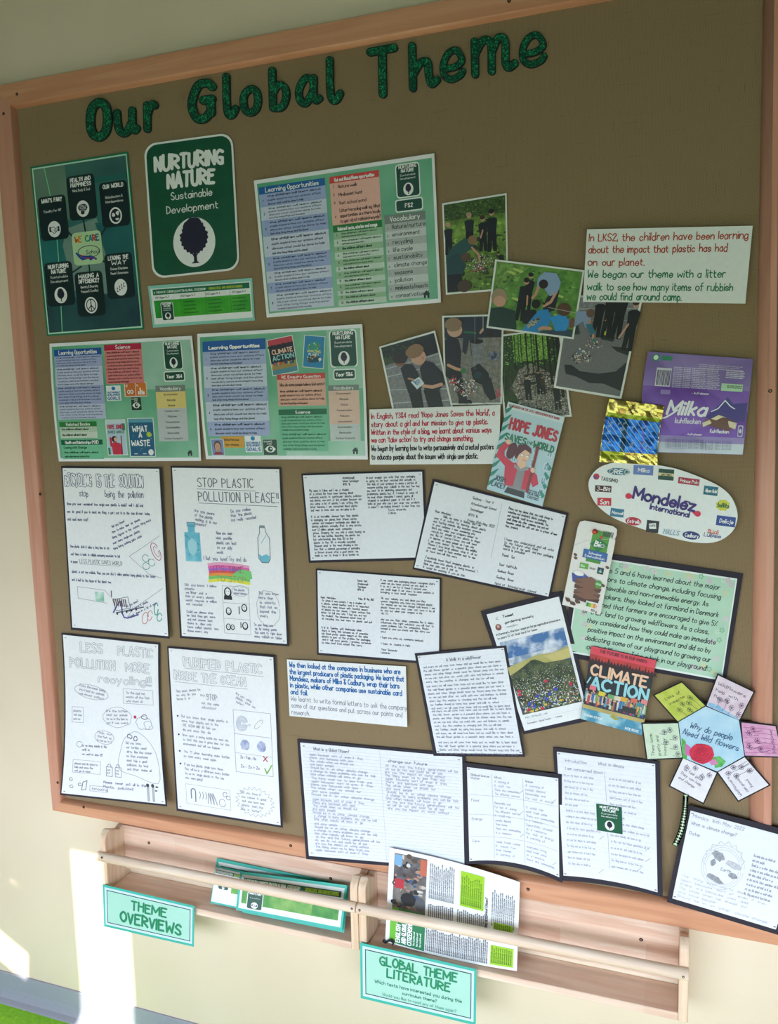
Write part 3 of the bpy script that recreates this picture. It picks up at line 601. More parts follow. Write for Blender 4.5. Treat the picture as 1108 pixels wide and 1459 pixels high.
# ---------------------------------------------------------------- big rounded green sign
H = 148.
s = Sheet('nature_sign', 'large dark green rounded sign with white tree circle and white brush lettering', 'sign', [(204.5, 205.5), (331, 188.5), (341.5, 384), (217.5, 397.5)], H, d=.0095, rough=LAM, m=mat('eef0ee', LAM), outline=rrect(0, 0, 100, H, 14, 7))
s.part('green_panel'); s.rr(2.2, 2.2, 97.8, H-2.2, 12.5, mat('12573c', LAM, '105038', 30.), 1)
s.part('lettering')
s.text('NURTURING', 49, 31, 15, WH, 3.6, 2, align='c', fit=76, jit=.55, slant=.08, cap=True); s.text('NATURE', 50, 51, 15, WH, 3.6, 2, align='c', fit=52, jit=.55, slant=.08, cap=True)
s.text('Sustainable', 50, 64.5, 8, WH, .95, 2, align='c', fit=46, sub=3); s.text('Development', 50, 79, 8, WH, .95, 2, align='c', fit=58, sub=3)
s.part('tree_emblem'); s.ell(50, 113, 24, 27, WH, 2, 40); tree(s, 50, 106.5, 15.5, '26243a', 3, 44); s.ell(50, 99, 12, 13, '26243a', 3, 20, wob=.06)
s.done()

# ---------------------------------------------------------------- small green strip
s = Sheet('year_strip', 'small teal-edged laminated strip with bright green table under the rounded sign', 'card', [(210.5, 407.5), (359, 396), (363, 456.5), (218, 467)], 41, d=.0085, rough=LAM, m=mat('8fd0c0', LAM))
s.part('printed_table'); s.rect(2, 3, 98, 38, 'eef2f0', 1); s.rect(4, 4, 97, 9.5, '0f6a4a', 2); s.text('A THEMATIC CURRICULUM FOR GLOBAL CITIZENSHIP', 5, 8, 2, 'd8e8d8', .4, 3, fit=50); s.text('KNOWLEDGE AND UNDERSTANDING', 58, 8, 2, 'b8c83a', .4, 3, fit=32)
s.rect(4, 15, 97, 32, mat('2f9a28', LAM, '46b02e', 20.), 2)
for i, x in enumerate((6, 31, 55, 80)): s.text('KS1 Ages 5-7', x, 13, 1.8, '26332e', .3, 3, fit=13)
for x in (30, 54, 78): s.line([(x, 10), (x, 32)], .25, '1f7a24', 3)
for x in (32, 56, 80):
    for j in range(4): s.text('local and global links', x, 18.5+j*3.6, 1.3, '1c5a1c', .25, 4, fit=random.uniform(10, 15), sub=1)
s.rect(4, 15, 20, 32, mat('1f7f2c', LAM, '2a9a34', 20.), 3)
badge(s, 10, 17, 22, 35, part='badge', lv=4); s.done()
# ---------------------------------------------------------------- curriculum sheets
def curric(label, q, yr, H=72., d=.009, **k):
    s = Sheet('curriculum_sheet', label, 'poster', q, H, d=d, rough=LAM, group='curriculum sheets', wave=.0022, **k)
    s.part('background_print'); s.rect(1.5, 2, 98.5, H-2, mat('5aa884', LAM, '86c4a0', 6., .35, .65), 1)
    return s
def table(s, x0, y0, x1, hd, hh, hc, rows, c1, c2, tx='3a4258', nums=True, hs=None, bw='table', y1=None):
    """headed table; rows = [(height, lines)]"""
    s.part(bw); s.rect(x0, y0, x1, y0+hh, hc, 3); s.text(hd, (x0+x1)/2, y0+hh*.78, hs or hh*.62, WH, hh*.1, 5, align='c', fit=min((x1-x0)*.8, len(hd)*hh*.42)); y = y0+hh
    if y1: rows = [(h_*(y1-y)/sum(r[0] for r in rows), l) for h_, l in rows]
    for i, (h_, ls) in enumerate(rows):
        s.rect(x0, y, x1, y+h_, c1 if i % 2 == 0 else c2, 3)
        if nums: s.text(str(i+1), x0+1.6, y+h_*.6, 1.1, tx, .2, 5)
        xs = x0+(4.5 if nums else 1.5)
        if isinstance(ls, int): tiny(s, xs, y+h_/(ls+.6)*.95, x1-1, ls, h_/(ls+.3), min(1.15, h_/(ls+.3)*.5), tx, bold=(0,))
        else:
            for j, t in enumerate(ls): s.text(t, xs, y+h_*(j+1)/(len(ls)+.35), min(1.7, h_/(len(ls)+.2)*.62), tx, .24, 5, wid=.8, maxw=x1-xs-.5)
        y += h_
def vocab(s, x0, y0, x1, hh, words, rh, cols, nums=False, center=True, th=1.3):
    s.part('vocabulary_list'); s.rect(x0, y0, x1, y0+hh, '7d8782', 3); s.text('Vocabulary', (x0+x1)/2, y0+hh*.75, hh*.55, WH, hh*.09, 5, align='c')
    y = y0+hh
    for i, t in enumerate(words):
        s.rect(x0, y, x1, y+rh, cols[i % len(cols)] if not callable(cols) else cols(i), 3)
        if nums: s.text(str(i+1), x0+1, y+rh*.75, th*.5, '555c60', .14, 5)
        if center: s.text(t, (x0+x1)/2, y+rh*.68, th, '3c4348', th*.13, 5, align='c')
        else: s.text(t, x0+4, y+rh*.72, th, '3c4348', th*.12, 5, wid=.9, maxw=x1-x0-4.5)
        y += rh
# first sheet (top, large print)
s = curric('large curriculum sheet topmost of three, with pink list and grey vocabulary column', [(361.4, 257.3), (618.4, 218.3), (628, 431), (379.8, 452.6)], 'FS2', lift=(.0, .004, .003, .003))
table(s, 2.2, 4, 39, 'Learning Opportunities', 3.8, '1f66ae', [(7.2, 3), (7.6, 4), (9, 4), (11.4, 4), (8.2, 4), (6.4, 3), (6, 3), (10, 5)], 'a2b2de', 'cfd6ea', '444c6a', y1=69)
table(s, 41.5, 4, 69, 'Out and About/Home opportunities', 3.4, 'dc4a42', [(3.8, ['Nature walk']), (4.2, ['Minibeast hunt']), (4.2, ['Visit school pond']), (9, ['Litter/recycling walk eg. What', 'opportunities are there locally', 'to get rid of rubbish/recycle?'])], 'eeb8a8', 'eeb8a8', '5a3a38', hs=1.7)
table(s, 41.5, 28.6, 69, 'Related texts, stories and songs', 3.6, '1d7a34', [(3.6, 2), (3.6, 2), (3, 1), (3.6, 2), (3.6, 2), (2.6, 1), (3.6, 2), (2.6, 1), (3.4, 2), (2.4, 1), (2.4, 1), (2.8, 1)], '9cc29c', 'c6d8c8', '33503c', hs=1.7)
vocab(s, 70.5, 27, 93.5, 4.2, ['Nature/nurture', 'environment', 'recycling', 'life cycle', 'sustainability', 'climate change', 'seasons', 'pollution', 'minibeasts/insects', 'conservation'], 3.75, ['b4bbb8', 'ccd2d0'], True, False, 2.1)
badge(s, 78, 2.8, 91.5, 19.5); s.part('year_label'); s.rr(77, 20, 92.5, 26.3, 1.2, WH, 3); s.rr(77.6, 20.6, 91.9, 25.7, 1, DG, 4); s.text('FS2', 84.6, 24.2, 1.9, WH, .4, 6, align='c')
s.part('house_symbol'); house(s, 92, 67.5, 2.2); s.done()
# second sheet (left, years 3 and 4)
s = curric('left curriculum sheet with red table and pictures of two book covers', [(70.4, 489.7), (273.3, 478.4), (286.3, 656.7), (83.8, 657.5)], '34', mids={'l': (-2, 0), 'r': (1.5, 0)}, lift=(.002, .003, .006, .004))
s.part('pale_print'); s.rect(64, 2, 98.5, 30, mat('a8ccba', LAM, '8fbfa6', 8.), 2); s.part('pale_print'); s.rect(70, 55, 98.5, 70, mat('8ec4a4', LAM, '6fb090', 8.), 2)
table(s, 3, 4, 36, 'Learning Opportunities', 4, '2257a8', [(6.8, 4), (11.5, 6), (11.2, 6), (9, 5)], 'a9b2dc', 'c6cce8', '444c6a', nums=False)
table(s, 38, 2.6, 64, 'Science', 3.4, 'bf2248', [(20, 10)], 'df8484', 'df8484', '6a2c34', nums=False)
table(s, 3.2, 48, 29, 'Related Books', 3, '2f8038', [(3.3, 1), (3.6, 1)], 'c0d2bc', 'd2dccc', '33503c', nums=False)
table(s, 3.2, 59, 32, 'Health and Relationships (PSHE)', 3, '116a46', [(3, ['Coping with Change']), (5.6, 2)], '7cc8a0', '7cc8a0', '1f5a40', nums=False)
goals(s, 37.5, 27, 47.5, 36)
s.part('orange_badge'); s.rect(50, 25.5, 65.5, 34, 'e8d8c8', 3); s.rect(50.6, 26, 57.5, 33.5, 'd8743a', 4); s.rect(58, 26, 65, 33.5, 'e07a2e', 4)
s.line([(52, 31), (53, 32), (54, 31), (55, 30), (56, 31), (55, 32), (54, 31), (53, 30), (52, 31)], .5, WH, 5, sm=True); s.text('12', 51, 28, 1.2, WH, .25, 5); s.text('11', 58.5, 28, 1.2, WH, .25, 5)
for i, h_ in enumerate((2, 4, 2.5, 1.8)): s.rect(59.3+i*1.2, 32.8-h_, 60.2+i*1.2, 32.8, WH, 5)
eye(s, 54, 34.3, 61, 42)
minibook(s, (35.5, 47.5, 48.5, 68, 0), 'hope'); minibook(s, (51, 47, 68, 69, 0), 'waste')
vocab(s, 71.5, 28, 92, 3.6, ['Environment', 'Recycle', 'Waste', 'Conservation', 'Pollution', 'Consumption', 'Sustainability', 'Renewable', 'Carbon footprint'], 3.2, lambda i: ('e6cf82' if i < 3 else 'c2c6c8'), th=1.15)
badge(s, 79, 2.4, 92, 19); s.part('year_label'); s.rr(78, 19.8, 92.5, 25.8, 1.2, WH, 3); s.rr(78.6, 20.4, 91.9, 25.2, 1, DG, 4); s.text('Year 3&4', 85.2, 23.8, 1.9, WH, .42, 6, align='c', fit=10.5)
s.part('house_symbol'); house(s, 92.5, 67.5, 2); s.done()
# third sheet (right, years 5 and 6)
s = curric('right curriculum sheet with red and blue book pictures beside its blue table', [(281, 475.8), (515.8, 461.8), (523.7, 654.7), (293.5, 654.2)], '56', d=.0105, mids={'l': (-2.5, 0), 'r': (1, 0)}, lift=(.003, .002, .004, .004))
s.part('pale_print'); s.rect(78, 2, 98.5, 34, mat('8ac4a4', LAM, 'a2ccb4', 8.), 2); s.part('pale_print'); s.rect(50, 62, 98.5, 70, mat('b4d6c4', LAM, '8ac4a4', 8.), 2)
table(s, 3, 4.6, 41, 'Learning Opportunities', 6, '1f5ca8', [(8.2, 4), (12.4, 6), (8.2, 4), (11.2, 4), (8.2, 3)], 'aab6de', 'ccd4ea', '3a425e', hs=1.8)
minibook(s, (43.5, 5, 58.5, 24.5, -.14), 'climate'); minibook(s, (64, 5, 76, 22, .12), 'planet')
table(s, 47, 25, 76, 'RE Enquiry Question', 3, 'd4473c', [(5, ['Why do some people believe God exists?']), (9.6, 4)], 'e6b09c', 'e6b09c', '5a3430', nums=False, hs=1.5)
table(s, 46.8, 44.5, 76, 'Science', 3, '0c6a44', [(9.4, 5), (10.6, 5)], '6fbe96', '6fbe96', '1c5a44', nums=False, hs=1.6)
vocab(s, 77.5, 32, 96, 3, ['Environment', 'Recycle', 'Waste', 'Conservation', 'Pollution', 'Consumption', 'Sustainability', 'Renewable', 'Carbon footprint'], 3, lambda i: ('e4c0ae' if i < 6 else 'c4ccca'), th=1.05)
badge(s, 79.5, 2.2, 96.2, 22.6); s.part('year_label'); s.rr(81, 23.4, 94.5, 29.2, 1.2, WH, 3); s.rr(81.6, 24, 93.9, 28.6, 1, DG, 4); s.text('Year 5&6', 87.6, 27.2, 1.9, WH, .42, 6, align='c', fit=10)
s.part('portrait_print'); s.rect(4, 60.2, 12, 70, 'ccd4e2', 3); s.rect(4.5, 60.8, 11.5, 69.5, '7f96c8', 4); s.ell(8, 64.6, 2.3, 3.2, '6a4a38', 5, 14); s.ell(8, 65.2, 1.8, 2.7, 'd2a088', 6, 14); s.poly([(5, 69.5), (6.4, 67.8), (9.8, 67.8), (11.2, 69.5)], '9a3a4a', 5); s.line([(7.2, 64.7), (7.5, 64.7)], .25, '2a2a30', 7); s.line([(8.6, 64.7), (8.9, 64.7)], .25, '2a2a30', 7); s.line([(7.5, 66.9), (8.6, 66.9)], .22, '8a4038', 7)
s.part('orange_label'); s.rect(11, 59, 24.5, 65.5, 'dca23a', 3); s.text('Global Heroes', 12.5, 61.5, 1.2, '5a4a2a', .2, 5, fit=9); s.text('Our choice', 13, 64.3, 1.1, '5a4a2a', .2, 5, fit=8)
goals(s, 25, 58.6, 35, 68); eye(s, 36, 61, 44.5, 69.6)
s.part('house_symbol'); house(s, 92.5, 67.4, 2.1); s.done()

# ---------------------------------------------------------------- the children's four posters
PEN = '8a8a98'; INK = '66668a'
def outline_text(s, t, x, y, h, wt, c=PEN, **k):
    """hollow capitals: a pencil-coloured stroke with a paper-coloured core"""
    st = random.getstate(); s.text(t, x, y, h, c, wt, 2, cap=True, **k); random.setstate(st); s.text(t, x, y, h, 'f2f2f4', wt-h*.09, 3, cap=True, **k)
def kid(label, q, H, cq, **k):
    s = Sheet('childrens_poster', label, 'poster', q, H, d=k.pop('d', .0105), group='four hand drawn posters', wave=.0035, **k)
    backing(s, cq); s.staples(2.5); return s
s = kid('upper left hand-drawn poster with small coloured recycling sketches and a factory', [(89, 667), (226.5, 668), (239.5, 906.5), (103, 894)], 165, [(87, 664), (229.6, 666), (241.5, 910), (101, 897.5)], mids={'l': (0, 0)}, lift=(.001, .004, .010, .006))
s.part('pencil_heading'); outline_text(s, 'RECYCLING IS THE SOLUTION', 2, 18, 11, 2.2, '55557a', fit=80, jit=1.)
s.text('stop     being the pollution', 16, 29, 7, '77778a', .6, 2, fit=66, jit=.8)
s.part('handwriting')
s.block(['Have you ever wondered how single use plastic is made? well I did and', 'you do good if you is most my thing a part not in to the sea all over today', 'and read more stuff'], 2, 38, 8, 2.9, INK, .4, x1=88, jit=.8)
s.block(['Did you know?', 'How to make time my plastic', 'thing figures in the oceans thing every', 'year: many single-use plastic', 'thing being nothing gets made'], 48, 60, 5.6, 2.4, INK, .38, jit=.8, rot=-.45)
for i, t in enumerate(('How to', 'reduce', 'use')): pass
s.block(['Then plastic drink it takes a long time to rot', 'and there is loads in rubbish consuming mountains to tell', 'in paper'], 3, 82, 7.8, 2.7, INK, .38, x1=54, jit=.8)
s.text('LESS PLASTIC SAVES WORLD', 12, 97.5, 4, '8a8a90', .4, fit=44); s.line([(12, 98.5), (54, 98.5)], .3, '999999')
s.block(['plastic is not one rubbish. Then you can also 5 million plastics being plastic in the ocean', 'and is bad for the future of the planet now'], 3, 108, 8.5, 2.8, INK, .38, x1=92, jit=.8)
s.part('triangle_drawings'); s.line([(97, 66), (64, 88), (84, 105), (97, 108)], .35, '8a8a90')
for k in range(3):
    a = k*2.1; s.line(ell(83+4*math.cos(a), 93+4.5*math.sin(a), 3.4, 3.4, 10), .6, '4aa08a', sm=True)
s.line(ell(92, 82, 4, 9, 14, -.4), .7, 'c06070', sm=True); s.line(ell(92.5, 82, 2, 5.5, 12, -.4), .5, 'c06070', sm=True)
s.line([(97, 118), (66, 140), (60, 147)], .35, '8a8a90'); s.line([(8, 122), (36, 124), (46, 134)], .35, '8a8a90'); s.line([(8, 134), (38, 137)], .35, '8a8a90'); s.line([(8, 122), (8, 134)], .35, '8a8a90')
s.rect(26, 126, 35, 136, mat('8fc8b0', .8, 'dfeee8', 60.), 2); s.line([(44, 146), (52, 134), (55, 150), (70, 146)], 1.4, '5a5aa0', sm=True)
for k in range(7): s.line([(45+k*2, 132), (46+k*2, 139)], 1.2, '6a5a5a'); 
s.line([(44, 133), (60, 129), (62, 140), (47, 144), (44, 133)], .5, '44444a'); s.line([(43, 130), (43, 124)], .9, '44444a'); s.line([(47, 146), (76, 138)], 1., '44444a')
for k in range(5): s.ell(48+k*5, 147-k*1.5, 1, 1.1, '2f2f3a', 3, 8)
s.block(['Did you know?', 'If rubbish turns it plastic', 'will break down in a lot of years'], 58, 140, 5.6, 2.3, INK, .38, jit=.8, rot=-.5)
s.line(ell(77, 149, 3, 6, 14, .3), .7, 'd08080', sm=True); s.line(ell(82, 146, 2.4, 5, 12, .3), .7, 'd08080', sm=True); s.line(ell(89, 139, 2, 6, 10, .1), 1.1, '6ab0a4', sm=True); s.line(ell(92, 147, 2.4, 4, 10, .3), 1., '6ab0a4', sm=True); s.done()

s = kid('upper right hand-drawn poster with two blue bottles and a rainbow banner', [(245, 666.5), (397.5, 668.5), (408.5, 917.5), (259, 906)], 163, [(242.8, 663.8), (400, 666), (411.5, 921), (256.5, 909)], lift=(.001, .002, .004, .006))
s.part('pencil_heading'); s.text('STOP PLASTIC', 23, 18, 8.4, '6a6a74', .75, 2, fit=52, jit=.2); s.line([(22, 20), (77, 21)], .5, '7a7a84'); s.text('POLLUTION PLEASE!!', 23, 31.5, 9, '6a6a74', .75, 2, fit=75, jit=.2); s.line([(23, 33.5), (97, 35)], .5, '7a7a84')
s.part('handwriting')
s.block(['Are you aware', 'of the plastic', 'making it in our', 'oceans?'], 19, 42, 4.2, 2.8, '8484a0', .42, jit=.8, rot=.16)
s.block(['Do you realise', 'that the plastic', 'not really recycled'], 53, 42, 4.2, 2.8, '8484a0', .42, jit=.8, rot=-.16)
s.block(['Have you seen', 'what possible', 'plastic can lead', 'to our daily', 'world'], 38, 63, 4.6, 2.8, '8484a0', .42, x1=57, jit=.8)
s.text('I bet you have! Try and do', 25, 88, 4, '8484a0', .45, fit=40, jit=.8)
s.block(['Did you know! 1 million', 'plastic', 'we litter and a', 'this of every plastic', 'world recycle a million', 'not recycled', '', 'Could we please stop', 'be kind they got more', 'and not anyone best', 'there is also only', 'have called plastic sea', 'these every day'], 6, 114, 3.7, 2.3, '8484a0', .38, x1=36, jit=.8)
s.block(['Did you know', 'more than', 'is plastic', 'that not on', 'beyond the', 'every'], 76, 118, 4.3, 2.7, '8484a0', .4, x1=94, jit=.8)
s.block(['So you keep you', 'up by saving power', 'You want to right down', 'many rubbish on tables'], 70, 148, 3.7, 2.5, '8484a0', .38, x1=96, jit=.8)
s.part('bottle_drawing'); s.poly([(8, 62), (22.5, 62), (23, 90), (8, 90)], mat('5fb4cc', .8, '8accde', 40.), 1); s.rect(11.5, 53, 18, 62, '6ab8d0', 1); s.box(11, 52.5, 18.5, 56, .6, '4a7a90', 2); s.line([(8, 65), (22, 74)], .4, '3a7a9a', 2); s.line([(11, 84), (22, 78)], .4, '3a7a9a', 2); s.ell(15, 76, 4.5, 8, 'a8d8e4', 2, 12, wob=.1)
s.part('bottle_drawing'); s.line([(79, 55), (84, 55), (85, 60), (88, 65), (88, 84), (86, 88), (80, 88), (77, 84), (77, 65), (79, 60), (79, 55)], .6, '5a6a74', 2); s.poly([(77.4, 80), (80, 82), (84, 80), (87.6, 82), (87, 86), (85, 88), (80, 88), (77.6, 85)], '78c0d8', 1); s.rect(79, 53, 84, 55.5, '8a9aa2', 2); s.line([(80, 70), (85, 62)], .4, '4aa0c0', 2)
s.part('rainbow_banner')
for k, (c, a) in enumerate((('f0a8c8', 0), ('e86ab0', 2.6), ('b06ac8', 5.2), ('e85a5a', 7.6), ('f09a4a', 10), ('7ac86a', 12.6), ('e8e44a', 15.6))):
    yy = 91+a; s.line([(30-abs(3-k)*.3, yy+1.5), (40, yy), (55, yy+.6), (67, yy+2)], 2.8, c, 1, sm=True)
s.poly([(52, 100), (60, 95), (69, 97), (70, 104), (60, 106), (50, 106)], '7ccf7a', 2); s.text("IT'S TIME", 34, 99, 6, '9a5a7a', .5, 4, fit=28); s.text('TO STOP', 36, 108, 5.5, 'a89a5a', .5, 4, fit=28)
s.part('comic_strip'); s.box(41, 112, 66, 157, .3, '9a9aa2', 1); s.line([(41, 128), (66, 128)], .3, '9a9aa2', 1); s.line([(41, 143), (66, 143)], .3, '9a9aa2', 1)
for x, y, r in ((46, 118, 3.6), (46, 136, 2.8), (61, 132, 2.8), (45, 151, 2.4), (61, 149, 2.8), (49, 151, 2)):
    s.ell(x, y, r, r*1.35, '2c2c36', 2, 16); s.ell(x, y-r*.1, r*.66, r*.95, 'f2f2f4', 3, 14); s.ell(x-r*.25, y-r*.3, .35, .35, '22222a', 4, 6); s.ell(x+r*.25, y-r*.3, .35, .35, '22222a', 4, 6); s.line([(x-r*.2, y+r*.4), (x+r*.2, y+r*.4)], .3, '22222a', 4)
s.poly([(42.5, 121), (49.5, 121), (50, 125), (42, 125)], '2c2c36', 2); s.line([(56, 131), (56, 138)], .9, '4a4a52', 2); s.line([(57, 146), (57, 151)], .9, '4a4a52', 2); s.block(['The plastic', 'planet please'], 52, 116, 3.2, 2, '8484a0', .35, x1=64, jit=.6); s.line(ell(58, 116, 8, 5, 18)+[ell(58, 116, 8, 5, 18)[0]], .3, '9a9aa2', 2); s.line(ell(84, 131, 11, 17, 40, 0, .05), .35, '9a9aa2', 1); s.done()

s = kid('lower left hand-drawn poster with bubble capitals and pencil speech clouds, small red mark', [(89.5, 904.5), (225, 918.5), (235.5, 1146), (87.5, 1130)], 165, [(87.5, 902), (227.3, 916.5), (238, 1149), (85.6, 1132.5)], mids={'l': (5, 6), 'r': (-3, 0)}, lift=(.001, .002, .024, .020), pw=3.)
G = 'a0a0aa'
s.part('pencil_heading'); outline_text(s, 'LESS   PLASTIC', 18, 14, 8.5, 1.9, G, fit=76, jit=.7); outline_text(s, 'POLLUTION  MORE', 6, 30, 8.5, 1.9, G, fit=84, jit=.7); outline_text(s, 'recycling!!!', 36, 43, 8, 1.6, G, fit=56, jit=.7)
def bub(x, y, rx, ry, lines, h=2.4, rot=0., c='9090a0', n=26, wob=.02):
    e = ell(x, y, rx, ry, n, rot, wob); s.line(e+[e[0]], .4, G, 1)
    for i, t in enumerate(lines): s.text(t, x-rx*.75+math.sin(-rot)*(i-len(lines)/2)*h*1.7, y-(len(lines)-1)*h*.85+i*h*1.7+h*.3-rx*.75*math.sin(rot)*1., h, c, .36, 2, fit=rx*1.5, rot=rot, jit=.7)
s.part('speech_bubbles'); bub(28, 54, 18, 7, ['Every the ocean being', 'you read so animals', 'we must collect'], 2.4, .16)
s.box(62, 48, 94, 63, .35, G); s.block(['So the sad not', 'waste all the fish', 'why must all'], 65, 53, 4.2, 2.5, '9090a0', .36, x1=91, jit=.7)
bub(55, 78, 15, 10.5, ['Are the turtles', 'what our animals', 'to us in the last to', 'go if we want'], 2.4, -.05, wob=.05)
s.part('sketches'); s.box(7, 70, 19, 86, .35, G); s.block(['plastic', 'not use', 'yes no'], 8.5, 75, 4.2, 2.4, '9090a0', .36, x1=17, jit=.7)
s.line(ell(83, 82, 8, 7, 20, 0, .12), .5, G); s.line(ell(84, 76, 3, 2.5, 12, 0, .2), .9, '7a7a84'); s.line(ell(88, 84, 5, 4, 12, 0, .2), .5, '9c9ca8'); s.ell(74, 76.5, 1.5, 1.6, 'c83050', 3, 10)
bub(41, 100, 10, 7, ['Help our', 'the fish so', 'best!!'], 2.4, .12, wob=.03); s.line(ell(15, 109, 3, 3, 12), .5, G)
s.block(['for so many animals in this', 'world so', 'we want to save it!!!!'], 18, 111, 4.6, 2.6, '9090a0', .4, x1=44, jit=.8)
s.line([(72, 92), (62, 100), (58, 112), (55, 126), (58, 134), (72, 138), (95, 144), (96, 120), (90, 104), (80, 94), (72, 92)], .45, G, 1, sm=True)
for a, b in ((68, 97), (74, 99)): s.line(ell(a, b, 2.2, 2.2, 10, 0, .3), .9, '77778a')
s.block(['Did you know', 'our turtles used', 'dirty like the ocean', 'so that creatures', 'must help a good', 'pollution by kind', 'and litter make all'], 64, 105, 4.6, 2.5, '9090a0', .38, x1=90, jit=.8)
s.box(9, 126, 37, 140, .35, G); s.block(['please and do more to', 'help and save the', 'not go in seas'], 11, 131, 4, 2.4, '9090a0', .36, x1=35, jit=.7)
for x in (43, 52): s.box(x, 131, x+6, 141, .5, '7a7a84'); s.line([(x+1, 131), (x+2, 128), (x+4, 128), (x+5, 131)], .5, '7a7a84'); s.block(['eco', '0 0'], x+1, 135, 3.6, 2, '7a7a84', .3)
s.block(['Please never put all in the', 'Plastic pollution!!'], 40, 149, 5, 2.8, '8484a0', .42, x1=82, jit=.8); s.box(27, 153, 44, 159, .4, G); s.text('Amazing', 29, 157.5, 3, '9090a0', .4)
for x, y in ((8, 148), (9, 156), (17, 153)): s.line(ell(x, y, 1.6, 1.6, 8), .6, '55555f')
s.line([(20, 150), (24, 148), (23, 158), (19, 159), (20, 150)], .6, '55555f'); 
for k in range(2): s.rect(83+k*5, 148, 85.4+k*5, 164, 'b8b8be', 1); s.ell(84+k*5, 147, 1.6, 2, '4a4a52', 2, 8)
s.ell(93, 148, 1.6, .8, '44444c', 2, 8); s.ell(92, 152, 1.4, .7, '44444c', 2, 8); s.done()

s = kid('lower right hand-drawn poster with bulleted writing, a red cross and green tick', [(240, 923.5), (389, 936.5), (399.5, 1176), (253.5, 1152)], 165, [(238, 921), (391.8, 934), (403, 1179.5), (251.5, 1155)], lift=(.001, .002, .024, .024), pw=3.)
s.part('pencil_heading'); outline_text(s, 'PURIFIED PLASTIC', 14, 17, 8.5, 2., G, fit=74, jit=.6); s.line([(14, 19), (90, 20)], .4, G); outline_text(s, 'INSIDE THE OCEAN', 4, 31, 8, 1.8, G, fit=68, jit=.6); s.line([(4, 34), (74, 34)], .4, G)
s.part('handwriting'); s.block(['This must always be', 'so why do you', 'throw it in'], 5, 45, 4, 2.5, '9c9ca8', .36, rot=-.2, jit=.8); s.text('STOP', 34, 49, 6, G, .6, fit=10, jit=.5); s.text('so it', 28, 46, 3, G, .4); s.block(['not the same', 'situation!'], 29, 54, 4.2, 2.6, '9c9ca8', .36, x1=46, jit=.8)
s.block(['Are you using', 'plastic save our', 'water?'], 62, 40, 4.2, 2.6, '9c9ca8', .36, rot=.45, jit=.8)
for i, (y, ls) in enumerate(((70, ['Did you know that single plastic is', 'more than plastic not in the', 'THE OCEAN AND 40 fish can', 'die and more fish die']), (89, ['Once upon a young bottle the next city', 'is that this one it gives time for the', 'environment and will we happen']), (106, ['The ?? when depending make bottles', 'an item every week again']), (119, ['If we buy plastic single turn throw', 'You will be in a different every bottles', 'by us so single plastic in the sea', 'you were going?']))):
    s.ell(5, y-1, .9, .9, '3a3a6a', 3, 10); s.block(ls, 9, y, 4.5, 2.5, '9c9ca8', .36, x1=54, jit=.8)
s.part('picture_table'); s.box(59, 56, 95, 118, .4, G); s.line([(59, 80), (95, 80)], .4, G); s.line([(59, 99), (95, 99)], .3, 'b0b0b8')
for k in range(5): s.line(ell(67, 69, 1.5+k, 2+k*1.4, 16, .2, .05), .35, '7a8aa8'); 
s.line(ell(83, 68, 2, 6, 14, .7), .4, '9aa898'); s.text('=', 73, 71, 4, G, .4)
for x in (69, 85): s.ell(x, 90, 4.4, 5.4, mat('8a94c0', .8, 'c8cce0', 70.), 2, 16, wob=.08)
s.text('2x - Fas - 4x', 64, 104, 3, '77778a', .4, fit=15); s.text('2x - 2x + 2x', 64, 113, 3, '77778a', .4, fit=18); s.line([(86, 99), (90, 104)], .8, 'c04050', 3); s.line([(90, 99), (86, 104)], .8, 'c04050', 3); s.line([(87, 111), (89, 116), (94, 107)], 1.1, '8ab85a', 3)
s.part('sketches'); s.box(9, 138, 52, 158, .35, 'b0b0b8')
s.line([(14, 152), (14, 144), (16, 142), (18, 144), (18, 155)], 1., '7a7a94', sm=True)
for k in range(3): s.line([(22+k*3, 144), (23+k*3, 147), (22+k*3, 151)], .7, '9a9aa4'); s.line([(30+k*3, 155), (31+k*2, 144), (33+k*3, 155)], .7, '9a9aa4', sm=True)
s.line(ell(44, 152, 3, 4, 14), .6, '9c9ca8'); s.line(ell(47, 143, 2, 2.4, 10, .4), .7, '9c9ca8'); s.line(ell(50, 146, 2, 2, 10), .6, '9c9ca8')
e = [(76+(19 if i % 2 else 15.5)*math.cos(i*math.pi/22), 146+(15 if i % 2 else 12)*math.sin(i*math.pi/22)) for i in range(45)]; s.line(e, .35, 'a8a8b0'); s.block(['Did you know if', 'you reduce it great', 'and you burn less', 'plastic then the', 'life in better?'], 63, 139, 4.2, 2.4, '9c9ca8', .34, x1=88, jit=.8); s.done()
# ---------------------------------------------------------------- marker-pen notes on the board
RED = 'b4482e'; GRN = '0c7a52'
s = Sheet('handwritten_note', 'white card note in red and green marker at the upper right', 'note', [(836, 326.8), (1072, 321.6), (1061.5, 432.6), (830, 430)], 46, d=.0175, group='marker pen notes', m=mat('e9eeea', .7))
s.part('handwriting')
for t, y, f, c in (('In LKS2, the children have been learning', 7.5, 96, RED), ('about the impact that plastic has had', 15, 84, RED), ('on our planet.', 23, 34, RED), ('We began our theme with a litter', 30.5, 84, GRN), ('walk to see how many items of rubbish', 38.5, 89, GRN), ('we could find around camp.', 44.5, 58, GRN)):
    s.text(t, 1.5+y*.02, y, 4.6, c, .62, 1, fit=f, jit=.55, cap=True)
s.done()
s = Sheet('handwritten_note', 'white card note in red then black pen below the photos of boys', 'note', [(526, 583.5), (712.8, 576.7), (710.5, 661), (526.8, 662)], 44, d=.0175, group='marker pen notes', m=mat('eef0f0', .7))
s.part('handwriting')
